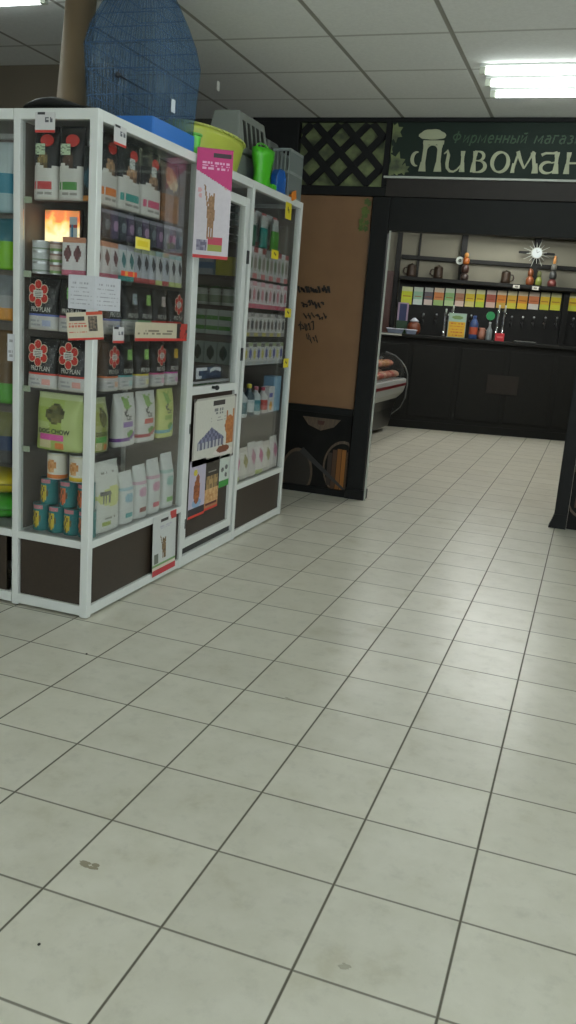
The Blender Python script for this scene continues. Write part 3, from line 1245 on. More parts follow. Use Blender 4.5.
for z in (0.72, 0.23):
    MB('dark_metal').box((dx1 - 0.004, a + 0.014, z - 0.025), (dx1 + 0.002, a + 0.022, z + 0.025)).build('latch', t)
mb = MB('dark_metal').use(smooth=True)
yk = at(213, 391, 0, KX).y
mb.tube((dx1 - 0.002, yk, 0.915), (dx1 + 0.022, yk, 0.915), 0.008, 10).ball((dx1 + 0.026, yk, 0.915), 0.013)
mb.build('knob', t)
# sill and header carry the door
t2 = thing('door_surround', 'low white sill and slim white header around the kiosk door', 'door frame', (0, 0, 0))
MB('white_metal').box((KX - 0.045, Y1 + 0.001, 0.006), (KX - 0.001, Y2 - 0.001, 0.062)).build('sill', t2, bevel=0.003)
MB('dark_metal').box((KX - 0.03, Y1 + 0.003, 0.0625), (KX - 0.02, Y2 - 0.003, 0.096)).build('weather_strip', t2)
MB('white_metal').box((KX - 0.045, Y1 + 0.001, TOP - 0.042), (KX - 0.001, Y2 - 0.001, TOP)).build('header', t2, bevel=0.003)
MB('shelf_top').box((-1.62, Y1 + 0.001, TOP - 0.02), (KX - 0.046, Y2 - 0.001, TOP - 0.002)).build('roof_panel', t2)

# ================================================================== PRODUCTS
# --- black dog food bags of the top shelf
REDP = C(190, 48, 38)


def top_bag(stripe, photo, tagc, w=0.108):
    h, d = 0.272, 0.058
    r0 = thing('dog_food_bag', None, 'pet food bag')
    m = MB('foil').use(smooth=True)

    def pat(u, v):
        if v < 0.05:
            return C(205, 200, 190)
        if v < 0.46 + 0.03 * sin(u * 7):
            if 0.16 < v < 0.26 and 0.08 < u < 0.92 and hsh(int(u * 14), 3) < 0.75:
                return stripe
            if 0.07 < v < 0.11 and hsh(int(u * 16), 5) < 0.5 and 0.1 < u < 0.9:
                return C(150, 146, 140)
            return C(206, 204, 196)
        if ell(u, v, 0.45, 0.50, 0.24, 0.16):
            return mixc(photo, C(50, 40, 30), hsh(int(u * 12), int(v * 18), 2) * 0.6)
        if 0.86 < v < 0.97 and 0.3 < u < 0.72:
            return C(44, 44, 42)
        return C(22, 22, 24)
    m.bag(w, h, d, pat, 18, 28)
    m.build('bag', r0)
    fy = m.bagf
    b = MB('paper')
    if tagc:
        x0, x1, z0, z1 = -0.035, 0.008, 0.165, 0.205
        y = min(fy(x0, z0), fy(x1, z0), fy(x0, z1), fy(x1, z1)) - 0.004
        b.sheet(x0, x1, z0, z1, y, 8, 8, lambda u, v: mixc(tagc, C(60, 70, 60), 0.5) if hsh(int(u * 6), int(v * 8)) < 0.3 else tagc)
        b.build('price_sticker', r0)
    b = MB('paper')
    cx, cz = 0.012, 0.218
    pts = [(cx + 0.03 * cos(2 * PI * k / 20), cz + 0.022 * sin(2 * PI * k / 20)) for k in range(20)]
    b.plate(pts, fy(cx, cz - 0.02) - 0.003, fy(cx, cz - 0.02) - 0.001, REDP)
    b.build('round_seal', r0)
    return Proto(r0)


GRNT = C(170, 205, 140)
rows = [
    (top_bag(C(190, 70, 70), C(150, 130, 80), C(180, 200, 165)), 'red lettering'),
    (top_bag(C(80, 140, 70), C(90, 66, 52), C(180, 200, 165)), 'green lettering'),
    (top_bag(C(215, 120, 50), C(190, 150, 110), None, 0.14), 'orange lettering'),
    (top_bag(C(60, 150, 140), C(196, 150, 110), C(205, 208, 205), 0.185), 'teal lettering'),
    (top_bag(C(205, 90, 120), C(176, 140, 110), C(205, 208, 205), 0.175), 'pink lettering'),
]
GT = 'tall black and white pet food bags on the top shelf'
yf, xs_ = KY + 0.070, KX - 0.072
rows[0][0].put((-1.113, yf, ZB[0] + 0.001), 0, 'black pet food bag with red lettering and green sticker, top shelf beside the left mullion', GT)
rows[1][0].put((-0.999, yf, ZB[0] + 0.001), 0, 'black pet food bag with green lettering below its sticker, top shelf of corner cabinet', GT)
rows[2][0].put((xs_, 1.685, ZB[0] + 0.001), PI / 2, 'black pet food bag with orange lettering nearest the corner post, top shelf', GT)
rows[3][0].put((xs_, 1.853, ZB[0] + 0.001), PI / 2, 'black pet food bag with teal lettering behind the side glass, top shelf', GT)
rows[4][0].put((xs_, 2.038, ZB[0] + 0.001), PI / 2, 'black pet food bag with pink lettering behind the side glass, top shelf', GT)
r0 = thing('cat_food_bag', 'slim dark teal bag with round blue picture behind the corner post, top shelf', 'pet food bag', (-0.913, KY + 0.055, ZB[0] + 0.001))
m = MB('foil').use(smooth=True)
m.bag(0.052, 0.2, 0.03, lambda u, v: C(40, 76, 88) if ell(u, v, .5, .42, .45, .16) else (C(180, 120, 60) if v < 0.12 else C(24, 30, 32)), 12, 20)
m.build('bag', r0)
# brown bag at the end of the row
r0 = thing('dog_food_bag', 'brown and gold pet food bag at the end of the top shelf', 'pet food bag', (xs_, 2.225, ZB[0] + 0.001), PI / 2)
m = MB('foil').use(smooth=True)
m.bag(0.17, 0.26, 0.058, lambda u, v: mixc(C(196, 176, 130), C(150, 110, 70), hsh(int(u * 7), int(v * 9))) if ell(u, v, 0.45, 0.72, 0.32, 0.2) else (mixc(C(110, 70, 30), C(140, 90, 40), hsh(int(u * 9), int(v * 12))) if v < 0.45 else C(86, 74, 64)))
m.build('bag', r0)


def simple(name, cat, fn, extra=None, mname='foil', part='body'):
    r0 = thing(name, None, cat)
    m = MB(mname).use(smooth=True)
    fn(m)
    m.build(part, r0)
    if extra:
        for nm, fx in extra:
            e = fx(m)
            e.build(nm, r0)
    return Proto(r0)


# --- packs of treats between top shelf and pouches: boxes of pouches, dark purple, on top of tall boxes
def carton(w, h, d, pat, side=None, nu=10, nv=12, part='carton', name='carton', cat='carton', m='paper'):
    r0 = thing(name, None, cat)
    b = MB(m)
    b.sheet(-w / 2, w / 2, 0, h, -d / 2, nu, nv, pat, thick=0)
    c = side or pat(0.02, 0.5)
    x0, x1, y0, y1 = -w / 2, w / 2, -d / 2, d / 2
    b.add([(x0, y0, 0), (x1, y0, 0), (x1, y1, 0), (x0, y1, 0), (x0, y0, h), (x1, y0, h), (x1, y1, h), (x0, y1, h)],
          [(0, 3, 2, 1), (4, 5, 6, 7), (1, 2, 6, 5), (2, 3, 7, 6), (3, 0, 4, 7)], c)
    b.build(part, r0)
    return Proto(r0)


def pouch(w, h, d, pat, name='food_pouch', cat='pet food pouch', nu=10, nv=14):
    return simple(name, cat, lambda m: m.bag(w, h, d, pat, nu, nv, seal=0.09), part='pouch')


def pouch_pat(bodyc, acc, top, foot):
    def pat(u, v):
        if v > 0.86:
            return top
        if v < 0.16:
            return foot if hsh(int(u * 5), 4) < 0.8 else WHITE
        if ell(u, v, 0.5, 0.56, 0.26, 0.2):
            return mixc(acc, BLACK, 0.3 * hsh(int(u * 8), int(v * 10)))
        return bodyc
    return pat


gp = 'small food pouches hanging in the second bay'
pk = [pouch(0.06, 0.145, 0.022, pouch_pat(C(214, 210, 208), C(120, 80, 80), C(200, 140, 110), C(200, 110, 130))),
      pouch(0.06, 0.145, 0.022, pouch_pat(C(206, 210, 208), C(70, 130, 130), C(190, 190, 200), C(90, 170, 165))),
      pouch(0.06, 0.145, 0.022, pouch_pat(C(176, 180, 186), C(56, 60, 66), C(160, 170, 140), C(180, 80, 80))),
      pouch(0.06, 0.145, 0.022, pouch_pat(C(186, 186, 186), C(60, 60, 66), C(150, 180, 180), C(180, 190, 120)))]
desc = ['pale food pouch with peach top and brown picture', 'pale food pouch with teal picture', 'grey food pouch with dark picture and red foot', 'grey food pouch with dark picture and yellow-green foot']
n = 12
seq = [0, 0, 0, 1, 1, 2, 2, 2, 3, 2, 3, 3]
xx = KX - 0.05
for k in range(n):
    y = KY + 0.09 + k * 0.0645
    i = seq[k]
    pk[i].put((xx, y, ZB[1] + 0.001), PI / 2, f'{desc[i]}, {ORD[k]} from the corner post', gp)
# second row on top: dark purple packs
dk = [pouch(0.06, 0.111, 0.024, (lambda a, b2: (lambda u, v: b2 if ell(u, v, .5, .45, .28, .2) else (C(140, 136, 150) if v > .88 else a)))(C(70, 60, 88), C(160, 130, 160)), name='treat_pouch', cat='treat pouch'),
      pouch(0.06, 0.111, 0.024, (lambda a, b2: (lambda u, v: b2 if ell(u, v, .5, .45, .28, .2) else (C(120, 120, 130) if v > .88 else a)))(C(44, 52, 62), C(110, 120, 126)), name='treat_pouch', cat='treat pouch')]
# a narrow ledge shelf carries them
MB('glass').box((KX - 0.105, KY + 0.04, 1.549), (KX - 0.024, Y1 - 0.04, 1.553)).build('ledge_shelf', corner_cab)
for k in range(12):
    i = k % 2
    y = KY + 0.09 + k * 0.0645
    dk[i].put((KX - 0.055, y, 1.554), PI / 2, f'{["dark purple", "dark slate"][i]} treat pouch under the top shelf, {ORD[k]} from the corner post', 'dark treat pouches above the pale pouches')
# front bay of that shelf: white tins, pale pouches
tin_body = lambda cc: (lambda a, z: (mixc(cc, C(90, 110, 80), 0.6) if 0.008 < z < 0.016 else cc))


def tin(r, h, colf, lidc=C(190, 192, 190), name='food_tin', cat='tin can', picture=None):
    r0 = thing(name, None, cat)
    m = MB('paper').use(smooth=True)
    zs = [0.003 + (h - 0.006) * k / 12 for k in range(13)]
    m.lathe([(r, z) for z in zs], 28, col=colf)
    cn = m.build('can', r0)
    m = MB('metal').use(c=lidc, smooth=False)
    m.lathe([(r * 0.9, 0), (r * 1.02, 0.0008), (r * 1.02, 0.004), (r * 0.99, 0.005)], 28)
    m.build('rim', cn)
    m = MB('metal').use(c=lidc)
    m.lathe([(r * 0.99, h - 0.005), (r * 1.03, h - 0.004), (r * 1.03, h), (r * 0.95, h), (r * 0.93, h - 0.003), (0.0001, h - 0.003)], 28, cap=False)
    m.build('lid', cn)
    return Proto(r0)


tinA = tin(0.036, 0.042, tin_body(C(190, 194, 192)))
tinB = tin(0.026, 0.042, lambda a, z: C(120, 150, 90) if z < 0.014 else (C(196, 180, 168) if z < 0.03 else C(150, 120, 110)))
lv = ['lowest', 'middle', 'topmost']
yt = KY + 0.075
for k in range(3):
    tinA.put((-1.142, yt, ZB[1] + 0.001 + k * 0.0425), 0, f'wide white tin beside the mullion below the glowing panel, {lv[k]} of its stack', 'stacked tins behind the front glass')
    tinB.put((-1.072, yt, ZB[1] + 0.001 + k * 0.0425), 0, f'narrow green and cream tin next to the wide tins, {lv[k]} of its stack', 'stacked tins behind the front glass')
    tinB.put((-1.012, yt, ZB[1] + 0.001 + k * 0.0425), 0, f'narrow green and cream tin beside the pale packs, {lv[k]} of its stack', 'stacked tins behind the front glass')
for k, px in enumerate((70.5, 80)):
    pk[0].put((sx(px, yt - 0.03) - 0.012, yt - 0.03, ZB[1] + 0.001), 0, f'pale food pouch facing the front glass, {["nearer the tins", "nearer the corner post"][k]}', 'pale pouches at the front glass')
# lit warm panel behind tins
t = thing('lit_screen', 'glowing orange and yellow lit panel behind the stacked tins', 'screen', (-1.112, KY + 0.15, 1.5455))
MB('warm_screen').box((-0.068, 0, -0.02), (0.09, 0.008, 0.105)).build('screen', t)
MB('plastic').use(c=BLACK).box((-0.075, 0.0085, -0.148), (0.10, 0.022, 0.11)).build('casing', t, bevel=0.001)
m = MB('paper')
pt = thing('picture_card', 'thin blue and white card at the right end of the glowing panel', 'card', (-1.03, KY + 0.125, 1.53))
m.sheet(-0.018, 0.018, 0, 0.095, 0, 8, 16, lambda u, v: C(60, 120, 150) if 0.2 < u < 0.5 and v < 0.7 else (C(190, 80, 70) if 0.55 < v < 0.7 else C(190, 200, 200)))
m.build('card', pt)


# --- black bags with red flower badge and brand lettering
def flower(mb, cx, cz, r, y0, c1, c2):
    for k in range(6):
        a = PI / 2 + k * PI / 3
        x, z = cx + r * 0.62 * cos(a), cz + r * 0.68 * sin(a)
        pts = [(x + r * 0.34 * cos(q * PI / 6), z + r * 0.38 * sin(q * PI / 6)) for q in range(12)]
        mb.plate(pts, y0, y0 + 0.0015, C(214, 200, 176))
        pts = [(x + r * 0.28 * cos(q * PI / 6), z + r * 0.32 * sin(q * PI / 6)) for q in range(12)]
        mb.plate(pts, y0 - 0.0008, y0, c1)
    mb.box((cx - r * 0.42, y0 - 0.0018, cz - r * 0.25), (cx + r * 0.42, y0, cz + r * 0.25), c2)
    for k in range(3):
        mb.box((cx - r * 0.3, y0 - 0.0024, cz - r * 0.16 + k * r * 0.12), (cx + r * 0.3, y0 - 0.0018, cz - r * 0.11 + k * r * 0.12), C(96, 96, 92))


def pp_bag(stripe, badge, w=0.115, h=0.205, text='PRO PLAN'):
    r0 = thing('dog_food_bag', None, 'pet food bag')
    d = 0.06
    m = MB('foil').use(smooth=True)

    def pat(u, v):
        if v < 0.035:
            return C(205, 200, 190)
        if v < 0.26:
            if 0.55 < u < 0.85 and 0.08 < v < 0.2:
                return mixc(stripe, WHITE, 0.55)
            return C(196, 194, 190) if not textrows(u, v, 0.1, 0.5, (0.1, 0.17), 0.02, 3) else C(160, 160, 160)
        if v < 0.30:
            return stripe
        if ell(u, v, 0.72, 0.62, 0.25, 0.22):
            return mixc(C(42, 42, 44), C(86, 84, 82), hsh(int(u * 12), int(v * 16)))
        return C(24, 25, 25)
    m.bag(w, h, d, pat, 18, 26)
    m.build('bag', r0)
    fy = m.bagf
    lettering(text, 0.027, 0.0, 0.072, C(190, 190, 182), fy, sxx=0.60 * w / 0.115).build('lettering', r0)
    b = MB('paper')
    if badge == 'flower':
        flower(b, -0.008, 0.142, 0.052 if w > 0.13 else 0.045, fy(0, 0.10) - 0.0035, REDP, C(212, 210, 202))
        b.build('flower_badge', r0)
    elif badge:
        y = fy(0, 0.12) - 0.003
        b.sheet(-0.02, 0.018, 0.128, 0.172, y, 6, 8, lambda u, v: mixc(badge, C(70, 90, 50), 0.45) if hsh(int(u * 5), int(v * 7)) < 0.35 else badge)
        b.build('price_sticker', r0)
    return Proto(r0)


GC = 'black dog food bags on the middle two shelves'
bl = C(96, 110, 176)
pf_blue = pp_bag(bl, 'flower', w=0.138)
pg_pink = pp_bag(C(200, 110, 140), C(120, 190, 96), w=0.138)
pf_red = pp_bag(C(200, 70, 56), 'flower', w=0.138)
# front, upper of the two
pf_blue.put((-1.119, yf, ZB[2] + 0.001), 0, 'black dog food bag with red flower badge and blue stripe beside the mullion', GC)
pg_pink.put((-0.975, yf, ZB[2] + 0.001), 0, 'black dog food bag with green star sticker left of the white paper sheet', GC)
pf_red.put((-1.118, yf, ZB[3] + 0.001), 0, 'black dog food bag with red flower badge, fourth level, beside the mullion', GC)
dup(pf_red.root, (-0.974, yf, ZB[3] + 0.001), 0, 'black dog food bag with red flower badge below the orange leaflet', GC)
# side rows
yr = lambda px: sy(px, xs_)
sideC = [(109, C(110, 120, 180), None, 'blue stripe hidden behind the white paper sheet'), (127, C(150, 160, 150), C(150, 160, 170), 'grey sticker right of the white paper sheet'), (141, C(120, 160, 110), C(160, 205, 110), 'light green sticker, upper row'),
         (156, C(210, 60, 50), C(210, 190, 186), 'pale sticker over a red band'), (172, C(190, 60, 50), 'flower', 'red flower badge, last of upper row')]
for px, st, bd, ds in sideC:
    pp_bag(st, bd, w=0.128).put((xs_, yr(px), ZB[2] + 0.001), PI / 2, f'black dog food bag behind side glass with {ds}', GC)
sideD = [(109, C(206, 110, 60), 'flower', 'red flower and orange stripe near corner post'), (124, C(80, 150, 150), C(150, 200, 110), 'green sticker and teal stripe'), (141, C(210, 190, 60), C(160, 210, 110), 'green sticker and yellow stripe'),
         (157, C(200, 80, 130), 'flower', 'red flower badge and pink stripe'), (171, C(190, 70, 150), C(214, 170, 50), 'yellow sticker and magenta stripe')]
for px, st, bd, ds in sideD:
    pp_bag(st, bd, w=0.12).put((xs_, yr(px), ZB[3] + 0.001), PI / 2, f'black dog food bag, lower row, with {ds}', GC)


# --- yellow-green and white-green bags
def chow_bag(w, h, main, sash, text, textc, cat='dog', d=0.07):
    r0 = thing('pet_food_bag', None, 'pet food bag')
    m = MB('foil').use(smooth=True)

    def pat(u, v):
        if v > 0.9:
            return mixc(main, WHITE, 0.5)
        if ell(u, v, 0.48, 0.64, 0.22, 0.17):
            return mixc(C(60, 62, 40), C(120, 116, 70), hsh(int(u * 10), int(v * 14)))
        if 0.19 < v < 0.27 and 0.08 < u < 0.72:
            return sash
        if 0.05 < v < 0.18 and 0.1 < u < 0.42:
            return C(206, 196, 150)
        if 0.05 < v < 0.16 and 0.48 < u < 0.72:
            return C(214, 128, 70)
        return mixc(main, mixc(main, WHITE, 0.35), hsh(int(u * 3), int(v * 4)))
    m.bag(w, h, d, pat, 20, 28)
    m.build('bag', r0)
    lettering(text, h * 0.115, -w * 0.04, h * 0.30, textc, m.bagf, sxx=w / h * 1.08).build('lettering', r0)
    return Proto(r0)


chow_bag(0.205, 0.235, C(158, 176, 84), C(214, 90, 160), 'DOG CHOW', C(40, 48, 40), d=0.08).put((sx(61, yf), yf + 0.01, ZB[4] + 0.001), 0, 'yellow-green dog food bag with pink sash behind the front glass')
chow_bag(0.12, 0.225, C(146, 156, 80), C(90, 160, 80), 'DOG CHOW', C(30, 36, 30)).put((xs_, 1.672, ZB[4] + 0.001), PI / 2, 'olive green dog food bag with green sash nearest the corner post')


def cat_bag(main, swoosh, acc, w=0.17, h=0.232, d=0.058):
    r0 = thing('pet_food_bag', None, 'pet food bag')
    m = MB('foil').use(smooth=True)

    def pat(u, v):
        if ell(u, v, 0.5, 0.83, 0.35, 0.12) and hsh(int(u * 6), int(v * 9)) < 0.7:
            return C(130, 170, 80)
        if ell(u, v, 0.45, 0.62, 0.14, 0.07) and not ell(u, v, 0.52, 0.62, 0.1, 0.04):
            return C(70, 70, 66)
        if 0.36 < v < 0.46 and 0.25 < u < 0.75:
            return acc
        if abs(v - (0.12 + 0.35 * (u - 0.3) ** 2)) < 0.035:
            return swoosh
        if ell(u, v, 0.65, 0.22, 0.2, 0.07):
            return C(110, 160, 70)
        return main
    m.bag(w, h, d, pat, 20, 30)
    m.build('bag', r0)
    lettering('Cat', 0.036, 0, h * 0.5, C(70, 76, 66), m.bagf, sxx=0.8).build('lettering', r0)
    return Proto(r0)


cb = [(125.5, cat_bag(C(212, 212, 206), C(120, 70, 150), C(150, 120, 180)), 'white bag with green leaves and violet swoosh'),
      (147, cat_bag(C(212, 212, 206), C(170, 50, 60), C(200, 90, 80)), 'white bag with green leaves and red swoosh'),
      (167, cat_bag(C(196, 204, 120), C(110, 170, 190), C(150, 176, 90), w=0.155), 'lime bag with pale blue swoosh')]
for px, pr, ds in cb:
    pr.put((xs_, yr(px), ZB[4] + 0.001), PI / 2, f'{ds} on the fifth shelf behind the side glass', 'cat food bags on the fifth shelf')
cat_bag(C(190, 170, 120), C(190, 80, 60), C(200, 90, 60), w=0.07, d=0.04).put((xs_, yr(182) + 0.01, ZB[4] + 0.001), PI / 2, 'narrow beige bag at the end of the fifth shelf beside the door', 'cat food bags on the fifth shelf')


# --- cans on the bottom level
def can_pat(base, food, cream=False):
    def colf(a, z):
        u = (a - 0.5) * 4 + 0.5     # visible front quarter
        v = z / 0.115
        if cream:
            if v < 0.16:
                return food
            if v > 0.86:
                return C(200, 196, 170)
            if ell(u, v, 0.4, 0.5, 0.35, 0.26):
                return mixc(C(190, 120, 60), C(230, 190, 140), hsh(int(u * 6), int(v * 9)))
            return C(214, 210, 196)
        if v > 0.8 and 0.05 < u < 0.95:
            return C(190, 120, 130)
        if ell(u, v, 0.35, 0.45, 0.4, 0.33):
            return mixc(food, C(70, 60, 40), (0.0, 0.8)[hsh(int(u * 6), int(v * 8)) < 0.4])
        return base
    return colf


TEAL = C(28, 118, 120)
canT = tin(0.0365, 0.115, can_pat(TEAL, C(206, 180, 50)), lidc=C(70, 130, 130), name='food_can')
canO = tin(0.0365, 0.115, can_pat(TEAL, C(210, 110, 60)), lidc=C(70, 130, 130), name='food_can')
canW = tin(0.042, 0.113, can_pat(None, C(214, 120, 50), True), name='food_can')
canY = tin(0.042, 0.113, can_pat(None, C(222, 190, 50), True), name='food_can')
GCAN = 'teal food cans stacked behind the front glass'
z0 = 0.336
yc = KY + 0.085
for k, px in enumerate((-1.132, -1.056, -0.980, -0.908)):
    (canT, canT, canT, canO)[k].put((px, yc, z0), 0, f'teal food can in the bottom row, {ORD[k]} from the mullion', GCAN)
for k, px in enumerate((-1.096, -1.002, -0.916)):
    (canT, canO, canO)[k].put((px, yc, z0 + 0.116), 0, f'teal food can in the middle row, {ORD[k]} from the mullion', GCAN)
canW.put((-1.058, yc, z0 + 0.232), 0, 'white can with orange foot and cat picture on top of the teal cans')
canY.put((-0.951, yc, z0 + 0.232), 0, 'white can with yellow foot and cat picture beside the corner post')


# --- white bags on the bottom level of the side
def white_bag(w, h, band, acc, dog=False, d=0.07):
    r0 = thing('pet_food_bag', None, 'pet food bag')
    m = MB('foil').use(smooth=True)

    def pat(u, v):
        if dog:
            # a standing dog, side view
            if 0.42 < v < 0.6 and (ell(u, v, 0.3, 0.55, 0.2, 0.035) or ell(u, v, 0.14, 0.6, 0.08, 0.03) or (v < 0.55 and (0.15 < u < 0.2 or 0.24 < u < 0.28 or 0.38 < u < 0.44))):
                return C(88, 88, 86)
            if 0.34 < v < 0.66 and ell(u, v, 0.6, 0.5, 0.6, 0.14):
                return C(206, 210, 130)
            if 0.08 < v < 0.15 and 0.15 < u < 0.5:
                return C(150, 166, 60)
            if textrows(u, v, 0.2, 0.8, (0.2, 0.88, 0.84), 0.012, 2):
                return C(140, 140, 130)
            return C(214, 216, 208)
        if 0.12 < v < 0.22 and 0.2 < u < 0.75:
            return acc
        if ell(u, v, 0.45, 0.5, 0.3, 0.1):
            return mixc(band, WHITE, 0.6 * hsh(int(u * 7), int(v * 9)))
        if 0.66 < v < 0.72:
            return mixc(band, WHITE, 0.4)
        return C(208, 212, 208)
    m.bag(w, h, d, pat, 24, 34)
    m.build('bag', r0)
    return Proto(r0)


GW = 'white pet food bags on the cabinet floor'
xb = KX - 0.07
white_bag(0.19, 0.305, None, None, True).put((xb, 1.745, z0), PI / 2, 'large white bag with grey dog picture beside the corner post on the cabinet floor', GW)
for k, (px, bc, ac, ds) in enumerate(((127.5, C(120, 170, 190), C(60, 150, 150), 'pale blue band and teal label'), (142, C(190, 130, 160), C(130, 50, 50), 'pink band and dark red label'),
                                      (156, C(190, 120, 150), C(200, 80, 100), 'pink band and rose label'), (170, C(130, 180, 170), C(120, 180, 90), 'green label'))):
    yy = sy(px, xb)
    white_bag(0.112, 0.235 + 0.012 * k, bc, ac).put((xb, yy + 0.012, z0), PI / 2, f'slim white bag with {ds} on the corner cabinet floor', GW)

# --- left cabinet contents (only a strip shows)
yl = KY + 0.075
lx = BXL - 0.095
stripe_bag = lambda c1, c2, c3, w, h: simple('pet_food_bag', 'pet food bag', lambda m: m.bag(w, h, 0.07, lambda u, v: c2 if 0.3 < v < 0.55 else (c3 if v < 0.3 else c1), 12, 18), part='bag')
stripe_bag(C(176, 190, 190), C(60, 130, 150), C(150, 176, 180), 0.11, 0.27).put((lx, yl, 1.621), 0, 'pale bag with a teal band on the top shelf of the left cabinet')
stripe_bag(C(60, 110, 120), C(120, 180, 40), C(116, 176, 40), 0.11, 0.20).put((lx, yl, 1.402), 0, 'teal and bright green bag under the top shelf of the left cabinet')
MB('glass').box((BXL - 0.86, KY + 0.03, 1.394), (BXL - 0.03, KY + 0.37, 1.4)).build('glass_shelf', left_cab)
stripe_bag(C(120, 126, 128), C(150, 152, 150), C(200, 140, 60), 0.11, 0.18).put((lx, yl, 1.201), 0, 'grey bag with an orange foot in the left cabinet')
stripe_bag(C(106, 84, 54), C(96, 76, 48), C(84, 150, 60), 0.11, 0.30).put((lx, yl, 0.861), 0, 'brown bag with green foot in the left cabinet')
stripe_bag(C(110, 110, 70), C(44, 60, 90), C(60, 60, 60), 0.11, 0.22).put((lx, yl, 0.601), 0, 'dark olive bag with a navy patch in the left cabinet')


def cushion(c, label, z, h=0.11):
    r0 = thing('pet_cushion', label, 'cushion', (BXL - 0.19, KY + 0.17, z))
    m = MB('foil').use(c=c, smooth=True)
    n1, n2 = 16, 8
    m.ball((0, 0, h / 2), 0.155, 20, 10, (1.0, 0.72, h / 2 / 0.155))
    m.build('cushion', r0)
    m = MB('paper').use(c=mixc(c, BLACK, 0.25), smooth=True)
    pts = [(0.157 * cos(2 * PI * k / 24), 0.1135 * sin(2 * PI * k / 24), h / 2) for k in range(25)]
    m.path(pts, 0.004, 6)
    m.build('piping', r0)


cushion(C(70, 170, 50), 'bright green round cushion lying on the floor of the left cabinet', 0.337)
cushion(C(206, 186, 40), 'yellow round cushion lying on the green one in the left cabinet', 0.4475)

# --- end cabinet contents
xe = KX - 0.05
GE = 'pet care packs in the cabinet beside the orange board'


def fill_row(z, n, h, w, protos, labels, y0=Y2 + 0.068, step=None, x=xe, group=GE, where=''):
    step = step or (Y3 - Y2 - 0.12) / n
    for k in range(n):
        i = k % len(protos)
        protos[i].put((x, y0 + k * step, z + 0.001), PI / 2, f'{labels[i]}, {where}, {ORD[k]} from door', group)


def pk_pat(base, a, b2, hd):
    def pat(u, v):
        if v > 0.84:
            return hd
        if v < 0.14:
            return b2
        if ell(u, v, 0.5, 0.5, 0.3, 0.24):
            return a
        return base
    return pat


PW = C(205, 196, 196)
r1 = [carton(0.062, 0.15, 0.03, pk_pat(PW, C(190, 120, 130), C(200, 90, 110), C(206, 150, 160)), name='small_pack', cat='pack', part='box'),
      carton(0.062, 0.145, 0.03, pk_pat(PW, C(84, 70, 66), C(190, 96, 116), C(200, 186, 186)), name='small_pack', cat='pack', part='box')]
fill_row(1.335, 11, 0.15, 0.06, r1, ['pink and white pack', 'dark-pictured white pack'], where='second shelf of end cabinet')
r2 = [carton(0.062, 0.135, 0.03, pk_pat(C(190, 188, 184), C(66, 64, 66), C(150, 146, 146), C(130, 126, 124)), name='small_pack', cat='pack', part='box'),
      carton(0.062, 0.13, 0.03, pk_pat(C(200, 198, 192), C(110, 96, 90), C(180, 170, 90), C(176, 170, 166)), name='small_pack', cat='pack', part='box')]
fill_row(1.175, 11, 0.14, 0.06, r2, ['white pack with charcoal picture', 'white pack with brown picture'], where='third shelf of end cabinet')
r3 = [carton(0.062, 0.13, 0.03, pk_pat(C(196, 196, 192), C(84, 84, 150), C(170, 176, 176), C(150, 160, 120)), name='small_pack', cat='pack', part='box'),
      carton(0.062, 0.125, 0.03, pk_pat(C(196, 196, 192), C(190, 180, 90), C(176, 176, 170), C(96, 90, 90)), name='small_pack', cat='pack', part='box')]
fill_row(1.01, 11, 0.13, 0.06, r3, ['white pack with violet blot', 'white pack with yellow blot'], where='fourth shelf of end cabinet')
# hanging blister packs on the top level, on rods
r4 = [carton(0.066, 0.17, 0.02, pk_pat(C(186, 180, 178), C(130, 120, 110), C(196, 110, 110), C(150, 70, 66)), name='blister_pack', cat='pack', part='card'),
      carton(0.066, 0.17, 0.02, pk_pat(C(180, 184, 180), C(96, 110, 80), C(170, 170, 166), C(196, 196, 196)), name='blister_pack', cat='pack', part='card')]
fill_row(1.50, 11, 0.17, 0.06, r4, ['blister pack with red header', 'pale blister pack with olive picture'], where='top shelf of end cabinet')
# a few plastic toys hung in front


def hang_bag(cx, y, z, c, label):
    r0 = thing('toy_bag', label, 'toy bag', (cx, y, z), PI / 2)
    m = MB('foil').use(smooth=True)
    m.bag(0.1, 0.16, 0.03, lambda u, v: c if v < 0.7 else C(190, 194, 190), 10, 14)
    m.build('bag', r0)
    m = MB('paper').use(c=C(200, 200, 196))
    m.box((-0.04, -0.004, 0.155), (0.04, 0.004, 0.185))
    m.build('header_card', r0)


r5 = [carton(0.075, 0.21, 0.02, pk_pat(C(214, 208, 206), C(150, 150, 150), C(196, 130, 130), C(206, 206, 206)), name='blister_pack', cat='pack', part='card'),
      carton(0.075, 0.21, 0.02, pk_pat(C(206, 204, 200), C(150, 110, 110), C(180, 180, 176), C(190, 90, 86)), name='blister_pack', cat='pack', part='card')]
for k in range(8):
    r5[k % 2].put((KX - 0.165, Y2 + 0.10 + k * 0.095, 1.689), PI / 2, f'{["pale blister pack", "blister pack with red header"][k % 2]} high under the end cabinet roof, {ORD[k]} from door', GE)
hang_bag(KX - 0.12, 3.36, 1.69, C(24, 96, 70), 'dark green toy bag in the top of the end cabinet')
hang_bag(KX - 0.12, 3.55, 1.69, C(34, 130, 120), 'teal toy bag in the top of the end cabinet')
hang_bag(KX - 0.12, 3.74, 1.69, C(70, 150, 40), 'bright green toy bag near the far end of the end cabinet')
for k in range(3):
    pass
MB('glass').box((BXL + 0.022, Y2 + 0.022, 1.683), (KX - 0.09, Y3 - 0.04, 1.688)).build('glass_shelf', end_cab)


